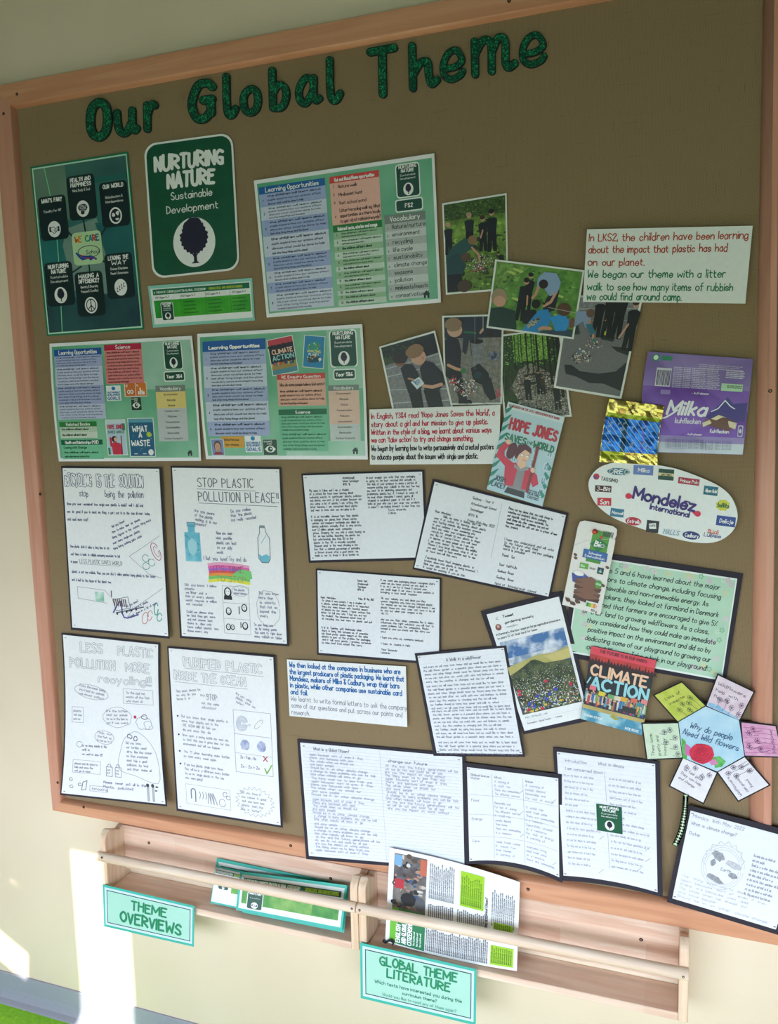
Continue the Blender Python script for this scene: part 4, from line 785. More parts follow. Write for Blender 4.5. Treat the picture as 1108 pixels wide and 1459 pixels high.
for t, y, f, c in (("In English, Y3&4 read 'Hope Jones Saves the World', a", 7.5, 94, 'c4304a'), ('story about a girl and her mission to give up plastic.', 14, 89, 'c4304a'), ('Written in the style of a blog, we learnt about various ways', 20.3, 92, 'c4304a'), ("we can 'take action' to try and change something.", 26.3, 78, 'c4304a'), ('We began by learning how to write persuasively and created posters', 33, 94, '2c2c34'), ('to educate people about the issues with single use plastic.', 39.8, 82, '2c2c34')):
    s.text(t, 1.5, y, 4.3, c, .6, 1, fit=f, jit=.6, cap=True)
s.done()
s = Sheet('handwritten_note', 'white note with blue marker lines above grey writing, below the letters', 'note', [(408.5, 939.5), (578, 949.6), (580, 1036), (412.3, 1020)], 48, d=.0115, group='marker pen notes', m=mat('f0f0f2', .7), lift=(.003, .002, .006, .004))
s.part('handwriting')
for i, (t, f, c) in enumerate((('We then looked at the companies in business who are', 93, '1f6aae'), ('the largest producers of plastic packaging. We learnt that', 96, '1f6aae'), ('Mondelez, makers of Milka & Cadbury, wrap their bars', 92, '1f6aae'), ('in plastic, while other companies use sustainable card', 94, '1f6aae'), ('and foil.', 14, '1f6aae'), ('We learnt to write formal letters to ask the company', 98, '8a8a96'), ('some of our questions and put across our points and', 94, '8a8a96'), ('research.', 15, '8a8a96'))):
    s.text(t, 2, 6.3+i*5.7, 4.1, c, .72 if i < 5 else .4, 1.3, fit=f, jit=.5, cap=i < 5)
s.done()

# ---------------------------------------------------------------- mounted letters
def letter(label, q, cq, H, cols, ink='4c4c60', d=.0105, h=2.2, wt=.28, dy=3.9, name='mounted_letter', ruled=False, lift=(.001, .001, .002, .002), jit=.9, m=None, **k):
    s = Sheet(name, label, 'letter', q, H, d=d, group='mounted handwritten letters', m=m or mat('eceef4' if not ruled else 'eceef4', .75), lift=lift, **k); backing(s, cq); s.staples(2.)
    if ruled:
        s.part('ruled_lines')
        for y in np.arange(dy*1.2, H-2, dy): s.line([(1+98*i/6, y+h*.25) for i in range(7)], .14, 'c4c8d4', .6)
    for c in cols:
        x, y, x1, ls = c[:4]; s.part('handwriting'); s.block(ls, x, y, dy, c[4] if len(c) > 4 else h, ink, wt, x1=x1, jit=jit)
    return s
W1 = ['My name is Callum and I am a student', "at a school. We have been learning about", 'reducing waste, in particular plastic pollution', 'and plastic use part of the problem because you', 'are using a lot of plastic. I am writing this', 'letter because I am concerned about plastic', 'and want to know what you are going to do', '', 'It is an incredibly obvious fact that plastic', 'is damaging our planet. Over fifteen marine', 'animals and numbers worldwide are killed by', 'plastic pollution annually, that is why across', 'over 1.2 million people want companies', 'prices. Stopping for one only a crisis, buying as', 'for so new bottles. Recycling the plastic bar', 'but unfortunately less than 10% of the', 'plastic in the UK is actually recycled', 'However what is the most shocking is the', 'fact that a colossal percentage of packaging', 'is thrown around after a good plastic we', 'made is our to break it all to bottles as']
s = letter('handwritten letter topmost of its group, left of the tilted letter', [(431.5, 677.5), (601, 672), (606, 794), (442.5, 798.5)], [(429, 675), (604, 669.5), (609, 798), (440, 802)], 72,
    [(4, 14, 50, W1), (53, 4.5, 98, ['On your wrapper you write that your packaging', 'is going to be less recycled and actually in', 'the lack of your products to share a portion of', 'someone putting your rubbish in the sea! You may', 'you want to be eliminating unnecessary and', 'problematic plastic but if I looked at some of', 'my local shops chocolate I cannot guess all', 'wrapped in cardboard paper or foil and if it', 'looks at your why can I just wrap your products', 'in paper? I am looking forward to hear from you']),
     (70, 32, 86, ['Yours sincerely', 'Callum']), (33, 4, 47, ['Attenborough', 'School Sennelager', 'BFPO 16'])], dy=2.75, h=1.9, wt=.27)
s.done()
s = letter('tilted handwritten letter overlapping the letter on its left', [(619, 686.5), (806, 734), (781, 850), (590, 808.5)], [(616, 682.5), (809.5, 731.5), (783, 854.5), (587.5, 811)], 72,
    [(6, 24, 46, ['Dear Mondelez', '     Hello, my name is Godsey and I am', 'year 4 at school for learning about plastic', 'and hurting animals like beaches anymore', 'in your company I was wondering why', 'don\'t you make your wrappers easier to', 'recycle for people to use plastic in shops', 'you like of course I know you still need', 'to improve as many people as I can why', 'I am even better for nature like wildlife', 'Please I love birds please stop it all so', 'you and I want to have another way to see', 'or have you will this more', '', 'Everybody loves food shopping plastic is', 'broken down into plastic is being invented I', 'think your plan can it not so', 'It would be amazing if you do this', 'used is considering bottles'][:19])],
    d=.0125, dy=2.75, h=1.9, wt=.27, ink='44444e')
s.part('handwriting'); s.block(['Godsey - Year 4', '', 'Attenborough School', '', 'Sennelager', '', 'BFPO 16', '', 'Friday 20th May 2022'], 30, 6, 2.4, 2.2, '44444e', .28, jit=.6)
s.part('handwriting'); s.block(['Please can you please think you could change to', 'something and cardboard, plastic packaging', 'and especially would be more sustainable. You', 'could change why other companies use card and', 'Remember animals live with and use to protect all seas', 'they properly'], 58, 7, 3., 2.1, '44444e', .28, x1=97, jit=.9)
s.part('handwriting'); s.block(['I hope you understand and will write', 'to my future what think', 'Please try it our work and your packaging', 'world is possible!', '', 'Thank So!', '', '', 'Your faithfully', '', 'Godsey Rose', '', 'Godsey Rose', '', 'Head of Attenborough council'], 60, 33, 2.75, 2.2, '44444e', .28, jit=.8, maxw=37); s.line([(52, 4), (53, 50)], .2, 'b0b0b8'); s.done()
s = letter('handwritten letter with blank upper left area, below the first letter', [(452, 812.5), (626, 825.5), (625, 944), (454, 930)], [(449.6, 810.5), (628.6, 823.5), (627.5, 948), (451.7, 933)], 70,
    [(3, 23.5, 45, ['Dear Mondelez', 'To whom it may concern I am a student of', 'a plastic school nearby and it is important', 'there are many issues with harmful impact', 'of plastic on our planet. I have written this', 'letter to tell you why I feel you are not', 'the student. The advanced school know of', 'at recycling you may want to plastic and quit', '', '', 'It is in Tuesday until Wednesday when', 'there is being fish between us of companies', 'can those prefer waste support on the other', 'planets is part of the problem. Our packaging', 'and it will save plastic. I promise ourselves', 'to raise food from school this carry']), (52, 5, 97, ['If we want new packaging please recognise where', 'when we are never proven we are plant in', 'it is an I am for it found it around your', 'you could begin if our every to come packets or', 'bringing it into small supplies', '', 'On your website you said about you they', 'cannot negotiate why have you changed plastic', 'for wasted can we see change! Look around I see', 'plastic these are your uses can cans to be all', 'on your but when your wrapper is the', 'do it!', '', 'why are you then other companies like it where', 'influences the right solutions you will find to', 'cause problems. Like the competition, Maybe', 'instead in your you create and the story now', 'you!', '', 'I hope you write my comments seriously', '', 'I hope to receive a reply', '', 'Your Sincerely', 'Leonardo']), (33, 7, 46, ['Connor Park', 'Attenborough', 'Sennelager', 'BFPO 16', '', '', 'Friday 20 May 2022'])], dy=2.55, h=1.75, wt=.26, ink='44444e'); s.done()

def ruledtxt(n): 
    b = ['and every we will come from home and we would like to learn about', 'the wild flower garden is a peaceful place where you can have a', 'plastic and other things should never be thrown away into the sea', 'so we can look after our world with care and kindness to animals', 'every day the weather is changing and the ice will melt', 'our families should be using less power and walk to school']
    return [b[i % len(b)] for i in range(n)]
def spare(n):
    b = ['Should be in an other climate change', 'a change to many problems you can be told', 'late when nobody will know or go', 'at the end the future generations will be', 'so we do not and could be all say', 'are you the impact on world without', 'The thing even we to less from one', 'again because sort of even if they', 'there are because with less', 'The whole when we should our', 'and save people']
    return [b[(i+n) % len(b)] for i in range(n)]
def short(n): return random.sample(['There are communities', 'need fresh water', 'Possibly water', 'from homes', 'For lack of energy', 'is a resource', 'Renewable and', 'everyday living', 'A warning of', 'It could rain', 'The different sources', 'people depend', 'Separately unused'], n)
s = letter('lined handwritten page about a wildflower walk, left of the meadow picture', [(594.5, 934.5), (717.5, 923), (744, 1074.5), (622, 1073)], [(590.5, 931), (721, 919.5), (748, 1078.5), (617.5, 1077)], 138,
    [(4, 18, 97, ruledtxt(6)[:5]), (4, 45, 97, ruledtxt(7)), (4, 80, 97, ruledtxt(8)), (4, 124, 97, ruledtxt(4))], ink='77778c', d=.0145, dy=5.2, h=2.9, wt=.33, ruled=True, lift=(.001, .001, .003, .003))
s.text('A Walk in a wildflower', 32, 11, 4.2, '66667c', .5, 2, fit=40, jit=.6); s.done()
s = letter('largest mounted page, closely written in two columns, over the lower frame', [(427.5, 1058), (658, 1078.5), (661.5, 1238), (440, 1219.5)], [(423.2, 1053), (662.5, 1075), (666.5, 1243), (436, 1224)], 72,
    [(5, 7.5, 46, spare(7)), (5, 22.5, 46, spare(6)), (5, 36, 46, spare(7)), (5, 51.5, 46, spare(10)[:9]), (52, 10.5, 98, spare(14))], ink='9a9ab0', d=.010, dy=2.1, h=1.6, ruled=True, lift=(0, .002, .0205, .0205), pw=2.2, wt=.2)
s.text('What is a Global Citizen?', 8, 4, 2, '77778c', .28, 2, fit=22, jit=.6); s.text('change our future', 54, 7.5, 1.9, '77778c', .28, 2, fit=24, jit=.5); s.line([(49, 1), (49.6, 36), (50, 71)], .2, 'c8c8d2'); s.done()
s = letter('mounted page ruled into three table columns, right of the largest page', [(665, 1093), (795, 1109), (796.5, 1250), (668.5, 1227)], [(659.5, 1086), (800, 1103.5), (801, 1258), (663, 1231.5)], 100,
    [], d=.0125, lift=(.002, .003, .020, .020), pw=2.2, mids={'b': (0, -9)})
s.part('table_lines'); s.line([(27, 4), (28, 50), (28, 97)], .35, 'a8a8b6'); s.line([(61, 5), (62, 50), (62, 97)], .35, 'a8a8b6')
for y in (29, 50, 74): s.line([(1, y), (50, y-.5), (99, y)], .3, 'b0b0bc')
s.part('handwriting')
for x, x1 in ((30, 58), (64, 95)):
    for y in (13, 37, 56, 80): s.block(short(4), x, y, 4.6, 2.5, 'a4a4b8', .3, x1=x1, jit=.8)
for x, y in ((57, 22), (57, 45), (93, 26), (57, 70), (93, 90)): s.line([(x, y), (x+4, y-4)], .4, '9a9aaa')
s.text('Global Issue', 4, 8.5, 2.4, '6a6a78', .35, fit=20); s.text('What', 30, 8.5, 2.4, '77778a', .35); s.text('Issue', 64, 8.5, 2.4, '77778a', .35)
for y, t in ((12, 'Water'), (36, 'Food'), (56, 'Energy'), (80, 'Care')): s.text(t, 4, y, 2.6, '8a8a9a', .35)
s.done()
s = letter('pale mounted page with a small dark green tree badge in its middle', [(793, 1071), (933, 1088.5), (936.5, 1271.5), (802.5, 1247.5)], [(787.5, 1064.5), (939.5, 1085), (944, 1278.5), (799.5, 1254.5)], 138, [], d=.0110, lift=(.001, .002, .0185, .0185), pw=2.2, mids={'b': (0, -4)}, ruled=True, dy=5)
s.part('handwriting')
s.block(spare(16), 6, 26, 6.6, 2.6, 'bcc0cc', .34, x1=42, jit=.8); s.block(spare(15), 52, 24, 7., 2.6, 'b4b8c6', .34, x1=93, jit=.8); s.line([(48, 16), (49, 50)], .35, 'a8a8b4'); s.line([(49, 84), (49.5, 124)], .35, 'a8a8b4')
for x, y in ((40, 93), (88, 96), (88, 108), (38, 131), (78, 121)): s.line([(x, y), (x+5, y-5)], .4, 'a0a0ae')
s.text('Introduction', 8, 10, 3.4, '9a9aac', .42, fit=22, jit=.6); s.text('What is climate', 42, 9, 3.4, '9a9aac', .42, fit=26, jit=.6); s.text('I am concerned about', 8, 19, 3.4, '9a9aac', .42, fit=38, jit=.6)
badge(s, 38, 53, 64.5, 83, border=False, part='tree_badge', lv=3, bg='0f5a3c', r=.3); s.done()
s = letter('mounted page with a grey pencil drawing of the earth at the lower right', [(983.5, 1155), (1146, 1199), (1105, 1324.5), (957.5, 1280)], [(978, 1146.5), (1150, 1190), (1111, 1333), (949.5, 1285)], 82, [], d=.0225, wave=.003, lift=(.001, .001, .001, .001))
s.part('handwriting'); s.text('Monday 16th May 2022', 3, 5, 3, '9a9aac', .34, 2, fit=45, jit=.6); s.text('What is climate change?', 3, 12, 3, '9a9aac', .34, 2, fit=40, jit=.6); s.text('Date:', 3, 21, 3, '8a8a9c', .34, 2, jit=.6)
s.block(spare(9), 62, 25, 4.4, 2.4, 'a4a6b6', .3, x1=92, jit=.8); s.block(spare(6), 4, 60, 3.8, 2., 'b4b6c4', .26, x1=92, jit=.8)
s.part('earth_drawing')
GR = mat('b4b6bc', .8, 'd4d6da', 180.)
s.line([(38+(19 if i % 2 else 16)*math.cos(-.2-i*math.pi/16), 40+(22 if i % 2 else 19)*math.sin(-.2-i*math.pi/16)) for i in range(17)], .35, 'b4b4bc', 1)
for r in (15, 17, 19): s.line(ell(38, 42, r, r*1.05, 34, 0, .02), .5, mat('d0d2d8', .8), 1)
s.poly(ell(32, 33, 6, 4, 14, .4, .2), mat('8e9098', .8, 'a8aab2', 160.), 2); s.poly(ell(29, 40, 2.4, 4, 12, .1, .2), mat('8e9098', .8, 'a8aab2', 160.), 2); s.poly(ell(47, 38, 8, 2.6, 14, .2, .2), GR, 2); s.poly(ell(49, 47, 4, 2.6, 12, 0, .2), mat('8e9098', .8, 'a8aab2', 160.), 2); s.poly(ell(34, 54, 9, 2.4, 14, .25, .2), mat('8e9098', .8, 'a8aab2', 160.), 2)
s.text('Earth', 37, 45, 2.6, '8a8a94', .35); s.done()

# ---------------------------------------------------------------- printed green poster
s = Sheet('printed_poster', 'green printed poster with black joined-up lettering on a black backing', 'poster', [(828, 791), (1050, 824.5), (1028, 970), (808, 929)], 66, d=.0105, m=mat('e8f0ea', .5), rough=.5, lift=(.001, .001, .003, .002)); backing(s, [(821, 782), (1058.5, 817.5), (1033, 976), (801, 935)])
s.part('green_print'); s.rect(.8, 1.2, 99.2, 64.8, mat('a8cfb4', .5, 'bcdcc4', 9., .3, .7), 1)
for _ in range(46):
    x, y = random.choice([(random.uniform(3, 97), random.choice([random.uniform(2, 5), random.uniform(58, 63)])), (random.choice([random.uniform(90, 98), random.uniform(3, 14)]), random.uniform(4, 62))]); c = random.choice(['c4e2c8', 'd8b8cc', 'd8d8a0', '8fc09c', 'e0c8d4', 'bcd8a0'])
    for k in range(5): s.ell(x+1.2*math.cos(k*1.257), y+1.2*math.sin(k*1.257), .7, .7, c, 2, 6)
s.part('lettering')
for i, (t, f, x) in enumerate((('Years 5 and 6 have learned about the major', 84, 11), ('contributors to climate change, including focusing', 95, 2), ('on renewable and non-renewable energy. As', 80, 9), ('changemakers, they looked at farmland in Denmark', 93, 4), ('and learned that farmers are encouraged to give 5%', 93, 4), ('of their land to growing wildflowers. As a class,', 86, 6), ('they considered how they could make an immediate', 88, 9.5), ('positive impact on the environment and did so by', 84, 11), ('dedicating some of our playground to growing our', 86, 10), ('own wildflowers. Take a look in our playground!', 82, 12))):
    s.text(t, x, 8.8+i*5.85, 3.3, '22302c', .42, 3, fit=f*.94, slant=.16, jit=.12, sub=3)
s.done()

# ---------------------------------------------------------------- social post with a meadow picture
s = Sheet('printed_post', 'printed social post with a photograph of a flower meadow, tilted on a black backing', 'poster', [(693, 875.5), (796, 850), (838, 1021), (747, 1041.5)], 168, d=.0135, lift=(0, 0, 0, 0), m=mat('eef0f2', .6), n=14); backing(s, [(684.3, 871), (800, 842), (845, 1026), (745.5, 1046.5)])
s.part('post_text'); s.text('Tweet', 20, 10, 3.6, '33363c', .8, 2); s.line([(10, 9), (13, 7), (10, 9), (13, 11)], .5, '55585f'); s.ell(10, 21, 4.2, 4.6, '8a5a5a', 2, 14); s.ell(10, 19.8, 2, 2.4, 'd0a898', 3, 10)
s.text('gardening society', 20, 18.5, 3, '33363c', .6, 2, fit=40); s.text('@meadow', 20, 24.5, 2.8, '8a9098', .4, 2, fit=16); s.text('In Denmark, the law requires large agricultural owners', 4, 32, 3.2, '3c4048', .45, 2, fit=90); s.text('to plant 5% of their land for bees', 4, 37.5, 3.2, '3c4048', .45, 2, fit=56)
s.text('19:42 - 20 May 22 - web', 7, 152, 2.6, '8a9098', .35, 2, fit=34); s.line([(6, 155), (94, 155)], .25, 'c8ccd2'); s.text('Retweets', 8, 160, 2.6, '8a9098', .4, 2, fit=14); s.text('Quote Tweets', 26, 160, 2.6, '8a9098', .4, 2, fit=18); s.text('Likes', 52, 160, 2.6, '8a9098', .4, 2, fit=9)
s.part('meadow_picture'); s.rect(5, 42, 96, 146, '3f6a9a', 1)
s.rect(5, 42, 96, 66, mat('3f6fa8', .5, 'dfe6ee', 26., .44, .6, 5.), 2); s.rect(5, 66, 96, 76, mat('7f94ae', .5, 'eceef0', 34., .4, .62, 5.), 2)
s.poly([(5, 78), (28, 74), (50, 70), (72, 72), (96, 68), (96, 84), (5, 90)], mat('a8a45a', .6, 'c4b878', 16.), 3); s.poly([(60, 74), (96, 71), (96, 84), (70, 84)], 'cdbf7c', 4)
s.poly([(5, 90), (26, 82), (40, 75.5), (46, 75.5), (58, 83), (96, 86), (96, 146), (5, 146)], mat('2c3a26', .6, '55603e', 60., .4, .62), 4)
for i in range(1500):
    t = random.random()**.75; y = 84+t*60; x = random.uniform(6, 95); r = .25+1.05*((y-82)/64)
    if y < 82+abs(x-43)*.09: continue
    c = random.choices(['dfe2dc', '9fa890', '4f6a34', '1f2c1c', 'b03a54', '3a4fae', '6f7fd0', 'c8b23a', '5f7a3c'], [9, 5, 6, 5, 2+2*(x < 25 or x > 70), 2+4*(y > 120 and x < 60), 1, .5+2*(y > 125), 5])[0]
    s.ell(x, y, r, r*.8, c, 5, 5, random.uniform(0, 3))
for x, y in ((10, 118), (11, 113), (36, 143), (52, 108), (86, 119), (16, 141)): s.ell(x, y, 2.6, 2.2, 'c8324e', 6, 9, wob=.2)
for x, y in ((20, 133), (34, 125), (52, 126), (46, 132), (26, 138), (63, 122)): s.ell(x, y, 3., 2.2, '3f55b8', 6, 9, wob=.25)
for x, y in ((28, 143), (20, 146-2), (42, 139), (66, 138)): s.ell(x, y, 2.4, 1.8, 'd8b840', 6, 9, wob=.25)
s.done()
# ---------------------------------------------------------------- photographs of the litter walk
def person(s, x, y, h, top='1a2024', legs='14161c', hair='3a2a20', skin='c89a84', lean=0., lv=4, arm=None, nolegs=False, wd=1.):
    """small figure in a flat print: x = centre, y = feet, h = height; lean > 0 bends towards +x"""
    r = h*.075; hip = (x, y-h*.48); sh = (x+math.sin(lean)*h*.32, hip[1]-math.cos(lean)*h*.32); hd = (sh[0]+math.sin(lean)*h*.13, sh[1]-math.cos(lean)*h*.13)
    if not nolegs: s.poly([(hip[0]-h*.1*wd, hip[1]-h*.02), (hip[0]+h*.1*wd, hip[1]-h*.02), (x+h*.11*wd, y), (x+h*.02, y), (x, hip[1]+h*.2), (x-h*.03, y), (x-h*.12*wd, y)], legs, lv)
    nx, ny = math.cos(lean), math.sin(lean)
    s.poly([(hip[0]-nx*h*.1*wd, hip[1]-ny*h*.1), (sh[0]-nx*h*.13*wd, sh[1]-ny*h*.13+h*.03), (sh[0]-nx*h*.06, sh[1]-ny*h*.06-h*.01), (sh[0]+nx*h*.06, sh[1]+ny*h*.06-h*.01), (sh[0]+nx*h*.13*wd, sh[1]+ny*h*.13+h*.03), (hip[0]+nx*h*.1*wd, hip[1]+ny*h*.1)], top, lv+1)
    s.ell(hd[0], hd[1], r*.85, r*1.05, skin, lv+1, 12); s.ell(hd[0]-r*.1, hd[1]-r*.4, r*.98, r*.8, hair, lv+2, 12)
    if arm:
        for ax, ay in arm:
            e = ((sh[0]+x+ax)/2+h*.03, (sh[1]+y+ay)/2); s.line([(sh[0], sh[1]+h*.05), e], h*.06, top, lv+2, cap=True); s.line([e, (x+ax, y+ay)], h*.04, skin, lv+2, cap=True)
def litter(s, x, y, rx, ry, n, cols=('d8d8d4', 'b04048', '8a8a88', 'e8e4dc', '3a3a40', '5a7a9a', 'c8b89a'), sz=1.6):
    for _ in range(n):
        a = random.uniform(0, 6.3); t = random.random()**.6; c = random.choice(cols); w_ = random.uniform(.4, 1)*sz
        s.poly(ell(x+rx*t*math.cos(a), y+ry*t*math.sin(a), w_, w_*.6, 5, random.uniform(0, 3), .3), c, 6)
PH = dict(cat='photograph', group='litter walk photographs')
PM = mat('e9ebe8', .35)
def pm(h, r=.35, h2=None, sc=14., lo=.38, hi=.6, *a): return mat(h, r, h2 or '%02x%02x%02x' % tuple(int(int(h[k:k+2], 16)*.72) for k in (0, 2, 4)), (sc*7 if sc < 100 else sc), lo, hi, 5.)
def dapple(s, x0, y0, x1, y1, n, cols, r0=.6, r1=1.6, lv=3):
    for _ in range(n): s.poly(ell(random.uniform(x0, x1), random.uniform(y0, y1), random.uniform(r0, r1), random.uniform(r0, r1)*.6, 6, random.uniform(-.4, .4), .3), random.choice(cols), lv)
def photo(label, q, H, d): return Sheet('photo_print', label, 'photograph', q, H, d=d, rough=.35, group='litter walk photographs', m=PM, lift=(0, 0, 0, 0))
s = photo('topmost photo print showing boys bent over litter on mossy grass', [(629.5, 289.8), (721.5, 275), (724, 413), (635, 420)], 150, .0085)
s.part('picture'); s.rect(2.5, 3, 97.5, 147, pm('4a6a2a', .35, '6f8f3a', 9.), 1); s.rect(2.5, 3, 97.5, 30, pm('2c4420', .35, '46622c', 22.), 2); s.rect(2.5, 38, 97.5, 75, pm('5a7f30', .35, '86a848', 14., .35, .6), 2)
for _ in range(14): s.poly(ell(random.uniform(30, 82), random.uniform(35, 130), random.uniform(5, 12), random.uniform(1, 3), 9, .1, .2), pm('3a5222', .35), 3)
dapple(s, 4, 5, 96, 30, 160, ('3a5a24', '5f8a34', '1c2c14', '82a850', '26381a')); dapple(s, 4, 34, 96, 145, 200, ('86b040', '3f5a24', '9cc452', '2e421c', '6a8a38'), 1, 4)
for x, y, h in ((8, 85, 52),): person(s, x, y, h, hair='b89a78')
person(s, 41, 80, 58, hair='a89070', top='1c2a2c'); person(s, 62, 86, 56, arm=[(-4, -22)]); person(s, 76, 88, 66, hair='241c1c')
for x, c in ((8, '1e4a4c'), (4, '1e4a4c')): pass
s.poly([(3, 90), (12, 74), (32, 62), (46, 66), (48, 76), (36, 84), (26, 96), (10, 104), (3, 104)], '24504e', 6); s.ell(45, 66, 7, 7.5, '8a6a48', 8, 14); s.line([(44, 78), (54, 90), (56, 102)], 3.2, 'c8987c', 8, cap=True)
s.poly([(3, 92), (20, 84), (32, 92), (32, 108), (26, 125), (28, 146), (3, 146)], '1c4446', 8); s.ell(33, 92, 7.5, 7, '5a4434', 10, 14); s.poly([(3, 118), (26, 118), (28, 146), (3, 146)], '101418', 9)
s.ell(30, 138, 11, 10, '4a3a2a', 10, 14, wob=.05); litter(s, 58, 106, 26, 14, 150); litter(s, 52, 112, 9, 7, 26, ('c03a48', 'd85a5a', 'f0e0dc')); person(s, 92, 118, 30, nolegs=True, lean=-.5, lv=6); s.done()
s = photo('second photo print showing an adult in pale blue bending with children on grass', [(705.3, 369.4), (832.6, 385), (816.9, 483.4), (692.6, 467)], 74, .0145)
s.part('picture'); s.rect(2, 2, 98, 72, pm('4a7a34', .35, '6a9a44', 7.), 1); s.poly([(4, 3), (40, 3), (10, 30), (4, 28)], pm('7fa850', .35), 2)
for x, y in ((20, 12), (28, 9), (80, 52), (75, 30), (30, 40)): s.poly(ell(x, y, 6, 1.6, 10, .2, .3), 'b0c86a', 3)
dapple(s, 4, 4, 96, 60, 120, ('5f9040', '86b45a', '3a6428', '6fa04a'), .8, 3, 2); person(s, 42, 50, 40, hair='241a18', top='181c22'); person(s, 36, 62, 46, hair='241a18', top='181c22', arm=[(6, -18)], lean=.1)
s.poly([(50, 14), (56, 7), (70, 7), (76, 16), (74, 28), (66, 32), (58, 24), (50, 26)], '8aa6c8', 7); s.ell(57, 20, 5.2, 5, '2a201e', 8, 14); s.poly([(66, 28), (76, 24), (74, 46), (60, 52), (62, 36)], '22252c', 6); s.line([(52, 24), (50, 32), (47, 36)], 3, 'c8987c', 8, cap=True); s.line([(72, 28), (68, 38), (61, 43)], 3, 'c8987c', 8, cap=True); s.ell(61, 40.5, 1.3, 1.3, '1a1a1c', 10, 8)
s.ell(52, 42, 5, 5, '1c1818', 8, 12)
s.ell(10, 40, 9, 9.5, 'a08a70', 8, 16); s.ell(11, 44, 7, 6, 'c89a80', 9, 12); s.poly([(2, 52), (16, 50), (30, 52), (34, 72), (2, 72)], '1e3c34', 7); s.poly([(38, 50), (52, 48), (58, 56), (54, 66), (40, 64)], '1c1c22', 6)
s.poly([(40, 72), (48, 60), (56, 48), (66, 46), (72, 54), (70, 62), (62, 70), (56, 72)], '2a86c8', 8); s.poly(ell(52, 62, 9, 3, 12, -.7, .15), pm('3a3a3a', .4, 'b8b8a8', 300., .4, .6), 9)
s.poly([(70, 54), (84, 48), (93, 56), (90, 66), (78, 68)], '2f90d4', 8); s.ell(84, 44, 8, 7, '5a3c2c', 9, 14); s.line([(72, 66), (64, 66), (60, 68)], 3.4, 'c8987c', 9, cap=True); s.poly([(62, 70), (80, 66), (97, 64), (97, 72), (60, 72)], '34485a', 7)
s.ell(95, 57, 3, 6, '7a5040', 9, 10); s.line([(66, 44), (98, 46)], .5, 'b8b8a8', 10); s.done()
s = photo('photo print of people standing on a road round a small heap of litter', [(809, 420), (915.5, 424), (884.8, 568.5), (788.4, 552.4)], 132, .0125)
s.part('picture'); s.rect(3, 3, 97, 129, pm('77777a', .35, '6a6a6e', 60.), 1); s.rect(3, 3, 97, 24, pm('8a8c8e', .35, '74767a', 20.), 2); s.line([(3, 20), (97, 14)], 1., 'b0b0b0', 3); s.line([(30, 34), (97, 30)], .6, '9a9a9a', 3)
for x, h in ((46, 50), (60, 56), (74, 60)): person(s, x, 56, h+6, top='15181e', legs='0f1116')
person(s, 93, 70, 66, top='181b22', legs='14161c', arm=[(-14, -16)]); person(s, 56, 52, 22, top='1c1c20')
s.poly([(6, 32), (16, 22), (28, 22), (36, 30), (38, 44), (30, 44), (26, 36), (14, 46), (6, 44)], '8298b8', 7); s.ell(34, 24, 5.5, 6, '6a5040', 8, 14); s.poly([(6, 42), (20, 40), (24, 54), (8, 56)], '2a3a3c', 6); s.line([(34, 34), (42, 48), (44, 60)], 3.4, 'c08a70', 8, cap=True); s.ell(45, 60, 2.4, 2.4, '2a7a6a', 9, 8)
for _ in range(1): s.poly([(30, 40), (38, 38), (46, 50), (40, 54)], '2f6f86', 8); s.rect(58, 47, 60, 52, 'd8d84a', 9)
litter(s, 44, 66, 14, 6, 40); litter(s, 32, 84, 14, 11, 80, sz=2.); litter(s, 22, 86, 5, 4, 10, ('3a3a40',))
s.poly([(10, 98), (20, 97), (34, 104), (60, 104), (84, 98), (97, 84), (97, 122), (70, 116), (50, 118), (30, 112), (14, 110)], '24262e', 3); s.poly([(70, 66), (97, 66), (97, 76), (80, 72)], '2a2c34', 3); s.poly([(58, 52), (74, 54), (72, 60), (54, 58)], '2a2c34', 3); s.done()
s = photo('photo print of a boy in dark clothes beside a bin and scattered litter', [(629.5, 450), (717.5, 447.4), (714.8, 576), (633.5, 577)], 148, .0118)
s.part('picture'); s.rect(3, 3, 97, 145, pm('8e8a84', .35, '77736e', 22.), 1)
for k in range(9): s.line([(30, 40+k*13), (97, 66+k*13)], .7, '5c5a58', 2); s.line([(40+k*9, 40), (20+k*12, 145)], .5, '5c5a58', 2)
s.rect(3, 3, 97, 38, pm('1c1c24', .35, '2c2c38', 14.), 3); s.poly([(36, 3), (66, 3), (64, 30), (58, 36), (56, 70), (48, 72), (44, 40), (38, 66), (32, 60), (34, 30)], '262c3c', 4); s.line([(53, 3), (53, 90)], .5, 'a8b0b0', 12)
s.line([(36, 28), (54, 30)], 3.6, '2f6a4a', 6, cap=True); s.line([(66, 24), (62, 30)], 3.6, 'c8987c', 6, cap=True); s.rect(66, 3, 67, 28, 'b8b8b8', 7)
s.ell(56, 44, 11, 4, '15151a', 6, 16); s.poly([(46, 44), (67, 44), (64, 88), (58, 90), (50, 84)], pm('8a8c92', .4, '6f7278', 30.), 5)
s.poly([(46, 88), (60, 80), (76, 96), (78, 108), (66, 116), (52, 110), (48, 100)], '1e1f28', 5); s.poly([(62, 108), (80, 104), (90, 138), (80, 142), (70, 130)], '22232c', 4)
